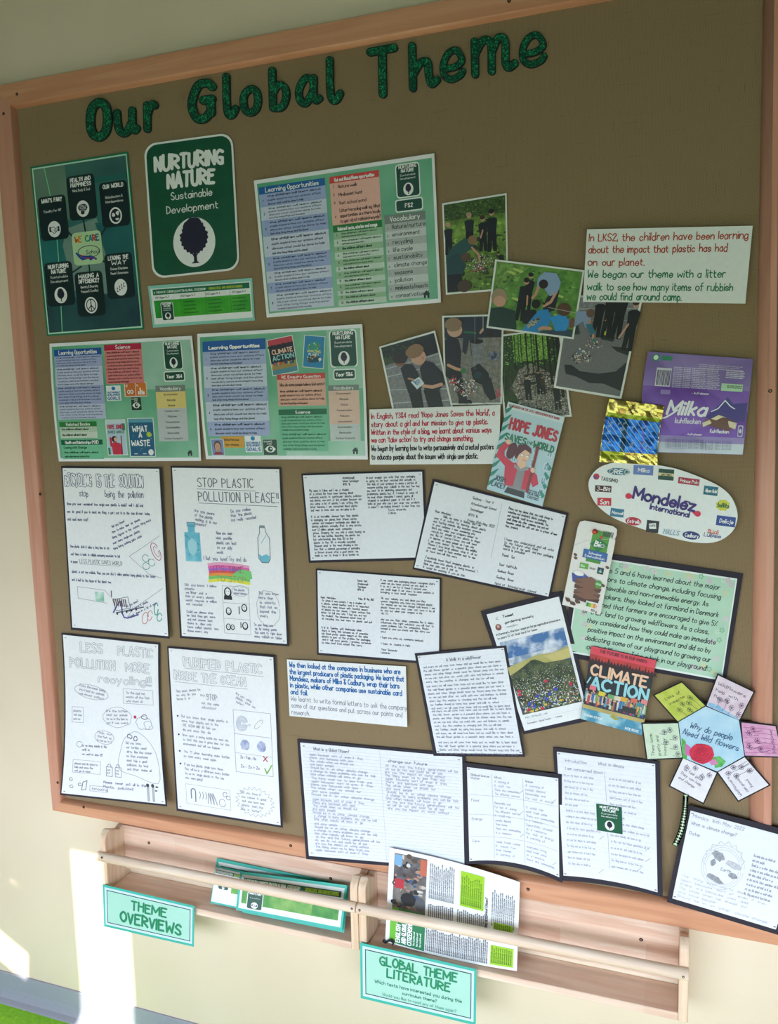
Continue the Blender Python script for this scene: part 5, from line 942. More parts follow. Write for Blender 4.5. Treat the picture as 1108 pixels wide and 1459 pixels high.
s.poly([(3, 40), (14, 34), (26, 40), (30, 60), (28, 90), (3, 92)], '1a1c24', 6); s.ell(20, 24, 12.5, 12, 'caa088', 7, 18); s.ell(18, 15, 14, 11.5, '8e7458', 8, 18, wob=.04); s.poly([(3, 86), (28, 84), (32, 110), (40, 142), (26, 144), (18, 112), (3, 100)], '15161c', 5); s.line([(8, 82), (20, 88), (34, 92)], 5, 'c8987c', 8, cap=True); s.ell(33, 92, 5, 4, '2f7a4a', 9, 12); s.poly([(24, 140), (46, 140), (48, 146), (24, 146)], '15161c', 6)
litter(s, 36, 118, 20, 16, 130, sz=2.4); litter(s, 16, 108, 7, 8, 22, ('c83a48', 'e07a7a', 'f0e8e4'), 2.4); litter(s, 93, 130, 4, 6, 14, ('c83a48', 'd85a7a'), 2.6); s.poly(ell(84, 68, 9, 8, 12, 0, .15), pm('3a4050', .3, '8a92a8', 120.), 6); s.poly(ell(58, 100, 7, 6, 12, 0, .15), '1c3a44', 7); s.done()
s = photo('tilted photo print of two boys reading papers in a car park', [(539.8, 494), (619.6, 471), (646, 584), (560.5, 592)], 126, .0138)
s.part('picture'); s.rect(3, 3, 97, 124, pm('8c8c90', .35, '7a7a80', 20.), 1); s.rect(3, 3, 97, 24, pm('141a1c', .35, '22302a', 12.), 2); s.poly([(3, 24), (30, 22), (60, 26), (60, 30), (3, 36)], '3c4a30', 3); s.poly([(62, 10), (97, 8), (97, 34), (70, 36), (60, 24)], '15161c', 3)
dapple(s, 4, 5, 60, 28, 70, ('2c4020', '141c14', '4a5c34'), .8, 2.4, 3)
for y0, y1 in ((42, 36), (56, 52), (80, 92), (104, 110)): s.line([(3, y0), (97, y1)], 1.1, 'c4c8cc', 3)
s.line([(40, 24), (70, 124)], .8, 'b0b4b8', 3)
s.poly([(28, 46), (38, 40), (50, 44), (56, 62), (54, 90), (32, 90)], '20222a', 5); s.poly([(33, 86), (54, 84), (52, 124), (34, 124)], '14151a', 4); s.ell(30, 34, 10, 9, '8a5a48', 5, 14); s.poly(ell(31, 29, 13, 9, 18, .2, .08), '2a211e', 6); s.line([(38, 66), (50, 72)], 4, 'c08a74', 7, cap=True)
s.poly([(60, 52), (72, 42), (84, 48), (96, 66), (96, 84), (84, 92), (60, 90)], '1c1e26', 8); s.poly([(58, 88), (84, 88), (84, 124), (60, 124)], '121318', 7); s.ell(62, 34, 13, 13, 'cf9f88', 8, 18); s.poly(ell(58, 23, 16, 11, 20, -.15, .05), '8f6d4c', 9); s.ell(69, 37, 2, 3, 'c08a74', 10, 8)
s.line([(90, 84), (74, 86), (60, 82)], 5.5, 'cf9f88', 10, cap=True); s.poly([(40, 72), (56, 66), (62, 78), (48, 86)], 'd8e2ea', 10); s.poly([(44, 72), (54, 69), (57, 76), (49, 80)], pm('4a7aa8', .4, 'b8c8d8', 200.), 11); s.line([(34, 66), (46, 72)], 1, '1a1a20', 11); s.done()
s = photo('photo print of a woodland path between thin tree trunks', [(707, 478), (797, 466), (814.4, 593.6), (718, 598)], 142, .0098)
s.part('picture'); s.rect(3, 3, 97, 139, pm('1c2a16', .35, '2c4220', 18.), 1); s.rect(10, 3, 80, 48, pm('4c7a2c', .35, '8fc050', 46., .4, .62), 2); s.rect(3, 3, 24, 70, pm('1a2e16', .35, '2a4a20', 24.), 3)
s.poly([(30, 60), (50, 52), (75, 70), (97, 96), (97, 139), (3, 139), (3, 112), (18, 84)], pm('4a443c', .35, '9a948a', 60., .42, .6), 3)
for x, w_, y0, y1 in ((26, 1.2, 3, 60), (36, 1.4, 3, 58), (44, 2.2, 3, 66), (52, 1.6, 3, 70), (60, 3, 3, 74), (70, 1.8, 3, 66), (78, 4, 3, 88), (86, 2.4, 3, 90), (92, 4.5, 3, 110), (32, 1, 3, 50), (56, 1, 3, 60)): s.line([(x+1.5, y0), (x, (y0+y1)/2), (x-.6, y1)], w_, '15140f', 5)
for _ in range(10): s.poly(ell(random.uniform(20, 90), random.uniform(66, 134), random.uniform(5, 14), random.uniform(1, 2.4), 9, random.uniform(-.2, .3), .3), '26241e', 4)
dapple(s, 6, 4, 94, 56, 330, ('8fcc50', '5f9a34', 'b4e070', '2a4a1c', '14220e', '3f6a28'), .6, 1.8, 4); dapple(s, 22, 66, 94, 136, 200, ('b8b2a4', '8a8478', '2c2822', '54504a', 'd0ccc0'), .6, 2.4, 4); person(s, 40, 112, 42, top='14161a', legs='101216', hair='1c1816'); person(s, 58, 104, 40, top='181a1c', legs='121416'); person(s, 63, 104, 30, top='3a2a24'); person(s, 82, 130, 44, top='15171c'); s.poly([(3, 100), (16, 92), (24, 110), (20, 134), (3, 139)], pm('1f3016', .35, '34501f', 50.), 5)
s.done()

# ---------------------------------------------------------------- book covers
s = Sheet('book_cover', 'pale blue paperback cover print with a girl in a red jacket holding a pole', 'book cover', [(723.6, 572), (804.3, 593.8), (772.4, 721.6), (693.3, 697)], 156, d=.0195, rough=.35, m=mat('bcd8e2', .35), lift=(.001, .001, .003, .003))
s.part('cover_background'); s.rect(.5, .5, 99.5, 155.5, mat('c4dce6', .35, 'b0cedc', 5.), 1); s.rect(0, .5, 100, 12, 'd6e6ec', 2)
for x in (28, 62, 86):
    for y in (60, 84, 108, 128): s.rect(x, y, x+9, y+13, 'e4eff4', 2); s.rect(x+1, y+1, x+4, y+12, '8fb4c8', 3); s.rect(x+5, y+1, x+8, y+12, '8fb4c8', 3)
for k in range(9):
    y = 14+k*16; s.poly([(0, y), (9, y-9), (12, y-10), (6, y+2), (0, y+8)], '1f8a78', 3)
for k in range(4): s.poly([(100, 90+k*16), (91, 82+k*16), (89, 86+k*16), (96, 96+k*16)], '2a9080', 3)
s.part('lettering'); s.text('ILLUSTRATED FOR THE LITTLE GREEN BOOKISH BOOK AWARD', 4, 7.5, 3.6, 'b02c44', .7, 4, fit=88); s.text('HOPE JONES', 54, 44, 17, 'c02840', 4, 4, align='c', fit=82, jit=.35, cap=True); s.text('SAVES', 10, 64, 11, '1f7a58', 2.5, 4, fit=36, jit=.3, cap=True); s.text('THE', 48, 61, 4.5, '1f7a58', 1, 4, fit=10); s.text('WORLD', 60, 64, 11, '1f7a58', 2.5, 4, fit=35, jit=.3, cap=True)
s.text('JOSH', 9, 136, 8, '2c4a58', 1.3, 7, fit=18, jit=.3); s.text('LACEY', 6, 147, 8, '2c4a58', 1.3, 7, fit=24, jit=.3); s.text('Illustrated by', 70, 137, 2.8, '3a5a68', .5, 7, fit=20); s.text('BEATRIZ', 70, 143, 4.2, '2c4a58', .8, 7, fit=21); s.text('CASTRO', 71, 149.5, 4.2, '2c4a58', .8, 7, fit=19)
s.part('figure_print')
s.poly([(30, 152), (66, 152), (64, 140), (34, 140)], '2c2c34', 3); s.poly([(36, 100), (60, 100), (63, 142), (33, 142)], '8f8f94', 4)
s.poly([(20, 104), (38, 98), (43, 102), (42, 138), (28, 140), (24, 128), (22, 116)], 'd02e4e', 5); s.poly([(56, 100), (64, 100), (78, 108), (84, 122), (76, 130), (70, 122), (66, 138), (57, 138)], 'd02e4e', 5)
s.poly([(20, 108), (2, 96), (4, 80), (14, 66), (21, 70), (14, 84), (16, 92), (34, 100)], 'd02e4e', 6); s.ell(17, 67, 4.5, 4.5, 'efc3a6', 7, 12)
s.poly([(42, 88), (54, 88), (56, 100), (48, 106), (40, 100)], 'efc3a6', 6); s.poly(ell(46, 82, 12, 12.5, 18), 'efc3a6', 7); s.poly([(32, 78), (36, 66), (48, 63), (58, 68), (60, 76), (48, 72), (40, 82), (37, 92), (33, 88)], '5a2434', 8); s.poly(ell(26, 80, 8, 15, 16, .15, .05), '5a2434', 6)
for x in (45, 54): s.ell(x, 82, 2.4, 1.6, 'ffffff', 9, 10); s.line([(x-2.6, 81), (x, 80), (x+2.6, 81)], .6, '3a2020', 10)
s.line([(48, 89.5), (51, 90.5), (54, 89)], .7, 'a04050', 10, sm=True); s.poly([(36, 100), (48, 106), (60, 99), (62, 104), (48, 110), (36, 106)], '9a9aa2', 7)
s.part('pole_print'); s.line([(68, 62), (68, 140)], 5, '8c2c2c', 7); s.ell(69, 102, 4, 4.5, 'efc3a6', 8, 10); s.done()

s = Sheet('book_cover', 'dark climate book cover print with sunset, crowd and big pale letters', 'book cover', [(842, 920), (935, 940.6), (914, 1048), (826.8, 1024.4)], 120, d=.0175, rough=.35, m=mat('1a242c', .35), lift=(.001, .001, .007, .003))
s.part('cover_background'); s.rect(.3, .3, 99.7, 119.7, '16212a', 1); s.rect(.3, .3, 99.7, 13, mat('e0506a', .35, 'd8404c', 10.), 2); s.rect(.3, 13, 99.7, 22, mat('d8403c', .35, 'a83034', 20.), 2)
for k in range(22): s.poly([(k*4.8-2, 26), (k*4.8, 14+random.uniform(0, 6)), (k*4.8+2.5, 18+random.uniform(0, 5)), (k*4.8+5, 26)], '3a1a24', 3)
s.rect(.3, 24, 99.7, 30, '2a1620', 3); s.rect(.3, 92, 99.7, 101, mat('c8b06a', .35, 'b0a060', 20.), 2); s.rect(.3, 101, 99.7, 119.7, mat('3f8fae', .35, 'a8d0d8', 26., .45, .6), 2); s.poly(ell(52, 104, 7, 3, 10, .3, .3), 'a8a030', 4)
s.part('lettering'); s.text('THE FUTURE IS IN OUR HANDS', 14, 8, 4.5, '5a1c28', .8, 4, fit=72); s.part('lettering'); s.text('CLIMATE', 6, 45, 15.5, 'f0c4a4', 3.6, 5, fit=86, jit=.25, cap=True); s.part('lettering'); s.text('ACTION', 9, 66, 18, '9ad4de', 4.2, 5, fit=88, jit=.25, cap=True); s.text('/', 2, 60, 10, '9ad4de', 2, 5)
s.part('lettering'); s.text('GEORGINA STEVENS', 4, 113, 3.4, 'e8f0f0', .6, 5, fit=30); s.part('lettering'); s.text('KATIE REWSE', 72, 117, 3.4, 'e8f0f0', .6, 5, fit=22)
s.part('crowd_print')
for k in range(46):
    x = 3+k*2.1; y = 76+random.uniform(-4, 5); c = random.choice(['d0d0c0', '3a6aa8', 'c8485a', '2a3448', 'd8b04a', '6fa05a', 'e0b8a0', '2c3038', '5a9ab0']); s.poly([(x-1.5, y), (x+1.5, y), (x+1.9, y+13), (x-1.9, y+13)], c, 4); s.poly([(x-1.7, y+12), (x+1.7, y+12), (x+1.4, 95), (x-1.4, 95)], random.choice(['1c2438', '2a3a6a', '3a2a30']), 3); s.ell(x, y-2.2, 1.4, 1.7, random.choice(['c8987c', '7a5040', 'e0b89a']), 5, 8)
for x, y, c in ((12, 66, 'e0707a'), (27, 72, 'd8c83a'), (42, 73, '6fa86a'), (62, 72, 'e0a83a'), (78, 70, 'd86a5a'), (94, 68, 'e0888a'), (52, 73, 'd8d0b8'), (88, 74, '3a8a9a')): s.rect(x-5, y-3.5, x+5, y+3.5, c, 6); s.line([(x, y+3.5), (x, y+12)], .7, '3a2a20', 5)
s.rect(62, 82, 84, 91, '22242a', 6); s.done()

# ---------------------------------------------------------------- wrappers
def crk(seed, amp, f=7.):
    rr = random.Random(seed); P = [(rr.uniform(-f, f), rr.uniform(-f, f), rr.uniform(0, 6.28)) for _ in range(9)]
    def fn(u, v):
        t = 0
        for a, b, c in P: t = t+np.abs(np.sin(a*u+b*v+c))
        return amp*(t/len(P))
    return fn
s = Sheet('chocolate_wrapper', 'flattened purple chocolate bar wrapper with white script lettering', 'wrapper', [(923, 500.6), (1073, 511.5), (1058, 648), (917, 644)], 92, d=.0085, rough=.28, n=40, crinkle=crk(3, .007, 6.), m=mat('7e6aa0', .28, metal=.15), part='film', mids={'l': (-6, 0)})
s.part('purple_print'); s.rect(.3, .3, 99.7, 31, mat('7a62a8', .3, '9684b8', 5., metal=.2), 1); s.rect(.3, 31, 99.7, 76, mat('6a3fa0', .28, '7548ac', 5., metal=.15), 1); s.rect(.3, 76, 99.7, 82, mat('8a7ab0', .3, metal=.2), 1); s.rect(.3, 82, 99.7, 91.7, mat('b4b8be', .3, 'a4a8b4', 8., metal=.35), 1)
s.part('small_print'); s.ell(8.5, 5, 3.4, 3.4, '2f9a6a', 3); s.ell(8.5, 5, 2.2, 2.2, 'd8f0e0', 4); s.rect(14, 3, 24, 7, '2f8a6a', 3); s.rect(11, 14, 25, 31, 'd8d8e4', 3)
for k in range(11): s.rect(12+k*1.15, 16, 12.5+k*1.15+random.uniform(0, .35), 30, '4a3a6a', 4)
for y0, x0, x1, n in ((9, 50, 92, 3), (13, 27, 72, 12), (13, 76, 94, 5)):
    for i in range(n): s.text('zutaten zucker kakaobutter milchpulver', x0, y0+i*1.65, 1.1, 'e0dcee' if y0 != 9 else 'd8d0e8', .22, 4, fit=(x1-x0)*random.uniform(.9, 1), sub=1)
s.rect(73, 25, 93, 32, 'b4dcb8', 3); s.text('12.08.2022', 78, 29, 2.4, '3a5a4a', .4, 4, fit=14); s.rect(17, 34, 26, 38, '9a86c4', 3)
s.part('lettering'); s.text('Milka', 24, 56, 12, 'eeeef4', 2.5, 4, fit=36, slant=.28, cap=True, sub=4); s.line([(16, 54), (20, 60), (27, 57), (34, 52)], 1.6, 'eeeef4', 4, sm=True); s.text('kuhflecken', 32, 64, 4.5, 'd8d0e8', .9, 4, fit=24, slant=.2, cap=True); s.text('Kuhflecken', 66, 72, 3.4, 'f0f0f4', .6, 4, fit=18); s.text('- Aufreissen', 46, 36.5, 2., 'e8e4f0', .4, 4, fit=16); s.text('- Aufreissen', 42, 75, 2., 'e8e4f0', .4, 4, fit=16)
s.part('mountain_picture'); s.poly([(60, 58), (72, 46), (80, 38), (86, 44), (99, 42), (98, 60), (80, 62)], '3c2a86', 3); s.line([(66, 52), (72, 49), (78, 41), (83, 46), (90, 50), (94, 48)], 1., 'e8ecf4', 4)
s.poly([(64, 60), (72, 55), (88, 60), (90, 64), (84, 70), (66, 66)], '6a3a26', 5); s.poly([(66, 59), (73, 55), (80, 57), (76, 61)], 'e8dcb8', 6); s.poly([(82, 60), (91, 62), (90, 68), (84, 66)], 'e8dcb8', 6); s.poly([(58, 63), (65, 60), (67, 63), (59, 67)], 'e4d8b0', 6); s.poly([(60, 60), (70, 58), (72, 64), (64, 66)], '7a4a30', 5)
s.rr(92.5, 64, 97.5, 75, 1.2, 'c8c8d4', 4); s.rr(93.3, 65, 96.7, 74, 1, '6a4aa0', 5); s.ell(95, 69.5, 1.2, 2, 'e8e8f0', 6, 8)
s.part('foot_print')
for i in range(7): s.text('nahrwerte pro portion 25 g kcal fett zucker', 22, 80+i*1.3, .9, '4a4a6a', .16, 4, fit=66, sub=1)
s.done()
FOIL = mat('c9b45a', .22, 'e0cc74', 30., metal=.9, bump=.5, bscale=70.)
s = Sheet('foil_wrapper', 'crinkled gold foil wrapper with a shiny blue striped middle', 'wrapper', [(867.7, 568.3), (946.6, 578.5), (936.5, 663), (853.6, 658)], 100, d=.0175, n=44, crinkle=crk(9, .012, 12.), m=FOIL, part='foil', mids={'l': (-2, 0), 'r': (-3, 0)})
BL = mat('1a5fb8', .25, '2a78d0', 20., metal=.55)
s.part('blue_band'); s.rect(1, 28, 99, 82, BL, 1.5)
for k in range(-7, 12): 
    a = [(k*11+t*5.2, 28+t*5.4) for t in range(11)]; a = [p for p in a if 1 < p[0] < 99]
    if len(a) > 1: s.line(a, 1., 'c4d4e4', 3)
s.rect(34, 28, 42, 82, mat('163f58', .3, metal=.5), 2); s.rect(70, 28, 73, 82, mat('5a58b8', .25, metal=.7), 2.2)
for _ in range(16): x, y = random.uniform(8, 90), random.uniform(34, 78); s.text('choc', x, y, 4, '9ab8dc', .6, 3, fit=7, rot=random.uniform(-.9, -.5), sub=1)
s.part('green_edge'); s.rect(3, 21, 97, 28, mat('8f9c2a', .3, metal=.6), 1.4); s.part('green_edge'); s.rect(2, 82, 40, 95, mat('9aa028', .3, metal=.6), 1.4); s.done()
s = Sheet('chocolate_box', 'opened white organic chocolate box front with brown chocolate stack, held by a red pin', 'packaging', [(825, 740), (880.5, 751), (855, 876), (800.5, 861.5)], 222, d=.0255, rough=.4, m=mat('e9e6e0', .4), outline=[(0, 222), (0, 20), (3, 6), (14, 0), (86, 0), (98, 6), (100, 20), (98, 30), (100, 36), (100, 222)])
s.part('box_print'); s.line([(2, 66), (30, 48), (98, 30)], .8, 'b8b0a8', 1); s.rect(40, 18, 84, 78, mat('4c9a2a', .4), 1); s.poly([(38, 54), (60, 36), (84, 50), (62, 72)], '0f7a3c', 2); s.text('Bio', 62, 58, 13, WH, 2.8, 4, align='c', fit=24, cap=True, slant=.15)
s.rect(60, 30, 66, 38, 'c83028', 3)
for k in range(9): s.rect(66+k*3, 16, 67.6+k*3, 30, '2a2a30', 3)
s.rect(26, 70, 88, 92, '2460a8', 4); s.text('Schweizer', 57, 80, 5.5, WH, 1, 5, align='c', fit=34); s.text('Edelvollmilch', 57, 88.5, 5.5, WH, 1, 5, align='c', fit=50); s.rect(36, 92, 74, 100, '3f8f2a', 3); s.rect(24, 106, 46, 120, '5fae34', 3); s.text('Bio', 27, 116, 6, WH, 1, 4); s.text('GRUN', 50, 117, 4, '6a6a60', .8, 4, fit=14); s.rect(70, 108, 86, 124, '1c2430', 3); s.poly([(72, 120), (78, 110), (84, 120)], '3f8fc8', 4); s.ell(78, 118, 2.6, 2.6, 'b8d84a', 5, 8)
for x, y in ((8, 90), (10, 98), (93, 104), (92, 150)): s.ell(x, y, 5, 3.6, '6a4430', 3, 9, .3, .15)
s.part('cup_picture'); s.ell(26, 136, 18, 10, 'd8d4d0', 2, 18); s.ell(26, 134, 13, 6.5, 'f4f0ec', 3, 16); s.poly([(8, 136), (44, 140), (40, 160), (14, 158)], '3a4a9a', 2); s.poly([(36, 130), (56, 140), (52, 154), (40, 150)], '4a5ab0', 2)
s.part('chocolate_picture')
for k, (y, c) in enumerate(((150, '6a4232'), (162, '583426'), (176, '6a4232'), (188, '4a2a20'))):
    s.poly([(20+k, y), (58, y-14), (90, y-2), (88, y+8), (56, y+14), (20+k, y+10)], c, 4+k*.3); s.poly([(20+k, y), (58, y-14), (90, y-2), (56, y+6)], '7f5440', 6.5 if k == 0 else 4.2+k*.3)
for x, y in ((12, 206), (26, 212), (36, 204)): s.ell(x, y, 8, 5, '5a3626', 6, 9, .3, .2)
s.ell(80, 150, 9, 10, '4aa040', 8, 16); s.text('VEGA', 74, 152, 4, WH, .8, 9, fit=12); s.rect(58, 196, 92, 212, 'e8e8e4', 7)
for k, c in enumerate(('1f8a3c', '7fbf3a', 'e8c83a', 'e08a3a', 'd0402c')): s.rect(60+k*6, 200, 65.6+k*6, 210, c, 8)
s.ell(87, 205, 3.6, 6, 'f0f0ec', 9, 12); s.text('E', 85.6, 208, 5, 'c83028', 1., 10); s.text('100 g', 74, 219, 5, '3a3a3a', .9, 8, fit=15); s.done()
# red drawing pin
P0 = at(847.5, 757, .027); t = thing('push_pin', 'small red plastic push pin holding the white chocolate box', 'pin', P0)
def lathe(name, pr, loc, parent, m, n=16):
    v = [(r*math.cos(2*math.pi*i/n), -y, r*math.sin(2*math.pi*i/n)) for y, r in pr for i in range(n)]
    return mk(name, v, [(k*n+i, (k+1)*n+i, (k+1)*n+(i+1) % n, k*n+(i+1) % n) for k in range(len(pr)-1) for i in range(n)]+[tuple(range(n)), tuple(range((len(pr)-1)*n, len(pr)*n))[::-1]], [m], parent=parent, smooth=True)
lathe('pin_head', [(0, .0045), (.0015, .0048), (.003, .0028), (.009, .0026), (.0105, .0044), (.012, .0042), (.0122, .001)], None, t, mat('d0302c', .3))
lathe('pin_shaft', [(-.010, .0004), (.001, .0006)], None, t, mat('b8b8bc', .3, metal=.9), 8)

# ---------------------------------------------------------------- oval company sign
OV = [(150, 800), (165, 745), (215, 695), (300, 668), (400, 660), (520, 680), (650, 705), (800, 760), (900, 810), (960, 870), (990, 950), (985, 1010), (960, 1060), (900, 1105), (820, 1123), (700, 1112), (550, 1073), (420, 1032), (300, 985), (220, 930), (172, 870)]
OV = smoothp(OV+[OV[0]], 3)[:-1]
OX, OY = lambda x: (x-140)/8.6, lambda y: (y-640)/8.6   # crop pixels -> local units
def o2p(x, y): return (800+x/3.957, 490+y/3.957)
s = Sheet('oval_sign', 'white oval card sign ringed by small brand logos with purple lettering', 'sign', [o2p(140, 640), o2p(1000, 640), o2p(1000, 1140), o2p(140, 1140)], 500/8.6, d=.0205, rough=.5, m=mat('eef2f0', .5), outline=[(OX(x), OY(y)) for x, y in OV])
A = .215
def L_(px, py): return OX(px), OY(py)
s.part('lettering'); x, y = L_(402, 868); s.text('Mondelez', x, y, 7.4, '3c2478', 1.55, 3, fit=41, rot=A, cap=True, sub=4); x, y = L_(706, 886); s.line([(x-1.6, y), (x+1.8, y+.8)], .9, '3c2478', 3); x, y = L_(497, 930); s.text('International', x, y, 3.5, '3c2478', .8, 3, fit=26, rot=A, cap=True)
for px, py in ((376, 858), (766, 958)): x, y = L_(px, py); s.ell(x, y, 2.1, 1.9, 'd8284e', 3, 14)
x, y = L_(376, 858); s.poly([(x, y-1.9), (x+1.8, y-1), (x+4, y+.6), (x+1, y+1.8)], 'd8284e', 3)
x, y = L_(766, 958); s.poly([(x, y+1.9), (x-1.8, y+1), (x-4, y-1.4), (x-1, y-1.6)], 'd8284e', 3)
def logo(px, py, w_, h_, c, t, tc=WH, f=.8, th=.5, rot=A*.6, shape='r', part='brand_logo', wt=.17, slant=.1):
    x, y = L_(px, py); w_ /= 8.6; h_ /= 8.6; s.part(part); ca, sa = math.cos(rot), math.sin(rot)
    if shape == 'r': s.poly([(x+a*w_/2*ca-b*h_/2*sa, y+a*w_/2*sa+b*h_/2*ca) for a, b in ((-1, -1), (1, -1), (1, 1), (-1, 1))], c, 1.5)
    elif shape == 'e': s.ell(x, y, w_/2, h_/2, c, 1.5, 18, rot)
    elif shape == 's': s.poly([(x+(w_/2)*(1 if i % 2 else .84)*math.cos(i*math.pi/8), y+(h_/2)*(1 if i % 2 else .84)*math.sin(i*math.pi/8)) for i in range(16)], c, 1.5)
    if t: s.text(t, x-sa*-th*h_*.5, y+ca*th*h_*.5, h_*th, tc, h_*th*wt, 3, align='c', fit=w_*f, rot=rot, slant=slant, cap=True)
logo(320, 720, 128, 40, '2a7a94', 'OREO', f=.82, th=.6, rot=.04, shape='e', wt=.24); logo(460, 712, 112, 54, '6a86c4', 'Milka', f=.55, th=.4, rot=.06); logo(588, 737, 88, 62, '1d4a3c', '', rot=.08)
x, y = L_(588, 737); s.poly([(x-5, y-1.4), (x+5, y-.6), (x+5, y+1.4), (x-5, y+.6)], 'e8dca8', 3); s.text('JACOBS', x, y+1, 1.6, '2a2a20', .3, 4, align='c', fit=7, rot=.08)
logo(716, 775, 120, 36, 'b02a44', 'Prince Polo', f=.85, th=.5); logo(840, 828, 80, 50, '1f6f84', 'Alpen Gold', f=.8, th=.36); logo(908, 910, 84, 68, 'd8d83a', 'belVita', '2a6a4a', .72, .36, shape='s'); logo(925, 1000, 108, 56, '2a4a9a', 'Delicje', f=.7, th=.4)
logo(850, 1058, 60, 26, 'eef2f0', 'Bjdi', 'd8502c', .95, .8); logo(846, 1079, 96, 24, 'eef2f0', 'Lubisie', '2a3a8a', .98, .85); logo(730, 1080, 100, 46, '2a3a7a', 'Cadbury', f=.75, th=.45, shape='e'); logo(613, 1062, 92, 34, 'dfe9ee', 'HALLS', '8aa0a8', .95, .7, slant=.3); logo(512, 1030, 70, 68, '22222a', '', rot=.12)
x, y = L_(512, 1030); s.poly([(x-2.4, y-2), (x+2.2, y-2.4), (x+2.4, y+1.6), (x-2.2, y+1.4)], 'f0f0f0', 3); s.text('CAFE', x, y, 1.1, '22222a', .25, 4, align='c', fit=3.6)
logo(404, 1000, 92, 46, 'c02a44', 'Estrella', f=.78, th=.42, shape='e'); logo(312, 952, 76, 46, '2a7a9c', 'Maxwell', f=.8, th=.36); logo(240, 890, 78, 44, 'd02a3c', 'San', f=.6, th=.6, rot=.03); logo(234, 817, 92, 36, '4a1c1c', '3-Bit', 'f0e8e8', .8, .6, rot=.06, wt=.22)
x, y = L_(195, 748); s.part('brand_logo'); s.ell(x, y, 2.1, 2.1, 'c8304a', 2, 10); s.ell(x-.6, y+.6, 1, 1, '3a5aa0', 3, 8); x, y = L_(220, 768); s.text('TASSIMO', x, y, 2.2, '3a3a40', .35, 3, fit=11, rot=.16); s.done()
# ================================================================ paper flower pinned over the right-hand stile
fl = thing('paper_flower', 'large paper flower with six drawn petals and a green stem over the frame post', 'paper flower', at(1005, 1050, .026))
def f2p(x, y): return (780+x/3.378, 940+y/3.378)
def petal(name, q, H, d, c, **k):
    q = [f2p(*p) for p in q]; s = Sheet(name, None, None, q, H, d=d, m=mat(c[0], .8, c[1], c[2]), part=name, root=fl, group=None, n=4, **k)
    o = mk('black_edge', *edge(grow(q, 1.9), d-.0008), [mat('1b1820', .8)], parent=s.sl); s.par = s.sl; return s
def edge(q, d):
    A = unproj([p[0] for p in q], [p[1] for p in q], d)-np.array(fl.location); B = A.copy(); B[:, 1] += .0007; n = len(q)
    return list(A)+list(B), [tuple(range(n))[::-1], tuple(range(n, 2*n))]+[(i, (i+1) % n, n+(i+1) % n, n+i) for i in range(n)]
def daisy(s, x, y, r, c='6a5a78', tox=None):
    for k in range(6): s.line(ell(x+r*.62*math.cos(k*1.047), y+r*.62*math.sin(k*1.047), r*.36, r*.36, 7), r*.13, c, 2)
    s.ell(x, y, r*.22, r*.22, c, 2, 8)
    if tox: s.line([(x, y+r), ((x+tox[0])/2+2, (y+r+tox[1])/2), tox], r*.12, c, 2, sm=True)
s = petal('petal', [(515, 172), (645, 110), (757, 221), (628, 299)], 92, .0245, ('c9cf62', 'b4c24c', 60.))
s.part('drawing'); s.block(['Lots of', 'insects'], 18, 26, 17, 9, '5a6a3a', 1.1, x1=74, jit=.8)
for x, y in ((30, 66), (50, 56), (68, 62), (84, 50), (55, 80)): daisy(s, x, y, 8, '5a6a40', (x+4, 91))
s.done()
s = petal('petal', [(820, 75), (990, 156), (920, 293), (765, 221)], 84, .0252, ('e6d8e0', 'dcc4d0', 40.))
s.part('drawing'); s.block(['Wildflowers', 'help with', 'floods'], 8, 22, 17, 8.5, '6a6070', 1., x1=90, jit=.8); s.poly([(2, 83), (2, 74), (30, 70), (60, 76), (98, 80), (98, 83)], mat('7ab0d8', .8, 'b0d0e4', 80.), 1.5)
for x, y in ((28, 56), (48, 50), (66, 62), (88, 46), (92, 70)): daisy(s, x, y, 8, '7a6480', (x-3, 80))
s.done()
s = petal('petal', [(932, 302), (1096, 320), (1128, 466), (946, 461)], 84, .0245, ('e2b0cc', 'd494ba', 50.))
s.part('drawing')
for i in range(6): s.line([(4, 12+i*13), (50, 10+i*13), (97, 12+i*13)], 1., 'b86a9c', 1.5)
s.text('Medicine', 86, 74, 9, '7a5078', 1., 2, rot=-math.pi/2, fit=60)
for x, y in ((20, 26), (32, 14), (40, 44), (16, 60), (46, 66)): daisy(s, x, y, 8, '7a4a78', (x+26, y+2))
s.done()
s = petal('petal', [(947, 470), (1063, 603), (918, 677), (820, 541)], 88, .0252, ('ece8ee', 'e4dfe8', 40.))
s.part('drawing'); s.block(['Wildflowers', 'can provide', 'food'], 92, 40, -14, 8, '6a6474', 1., x1=20, jit=.7) if False else None
s.text('Wildflowers', 92, 72, 8, '77707f', 1., 2, rot=math.pi, fit=66, jit=.6); s.text('can provide', 90, 52, 8, '77707f', 1., 2, rot=math.pi, fit=54, jit=.6); s.text('food', 84, 34, 8, '77707f', 1., 2, rot=math.pi, fit=26, jit=.6)
for x, y in ((20, 26), (34, 52), (18, 66), (10, 44), (40, 14)): daisy(s, x, y, 8, '6a6074', (x+2, 2))
s.done()
s = petal('petal', [(812, 545), (748, 688), (590, 606), (652, 474)], 108, .0245, ('eeeaee', 'e6e2e8', 40.))
s.part('drawing'); s.text('They can help', 50, 97, 9, '77707f', 1., 2, rot=-1.45, fit=70, jit=.6); s.text('us feel good', 34, 92, 9, '77707f', 1., 2, rot=-1.45, fit=62, jit=.6); s.text('and change', 66, 96, 9, '77707f', 1., 2, rot=-1.45, fit=54, jit=.6)
for x, y in ((16, 16), (30, 34), (14, 62), (24, 86)): daisy(s, x, y, 8, '7a6a88', (x-12, y+2))
s.done()
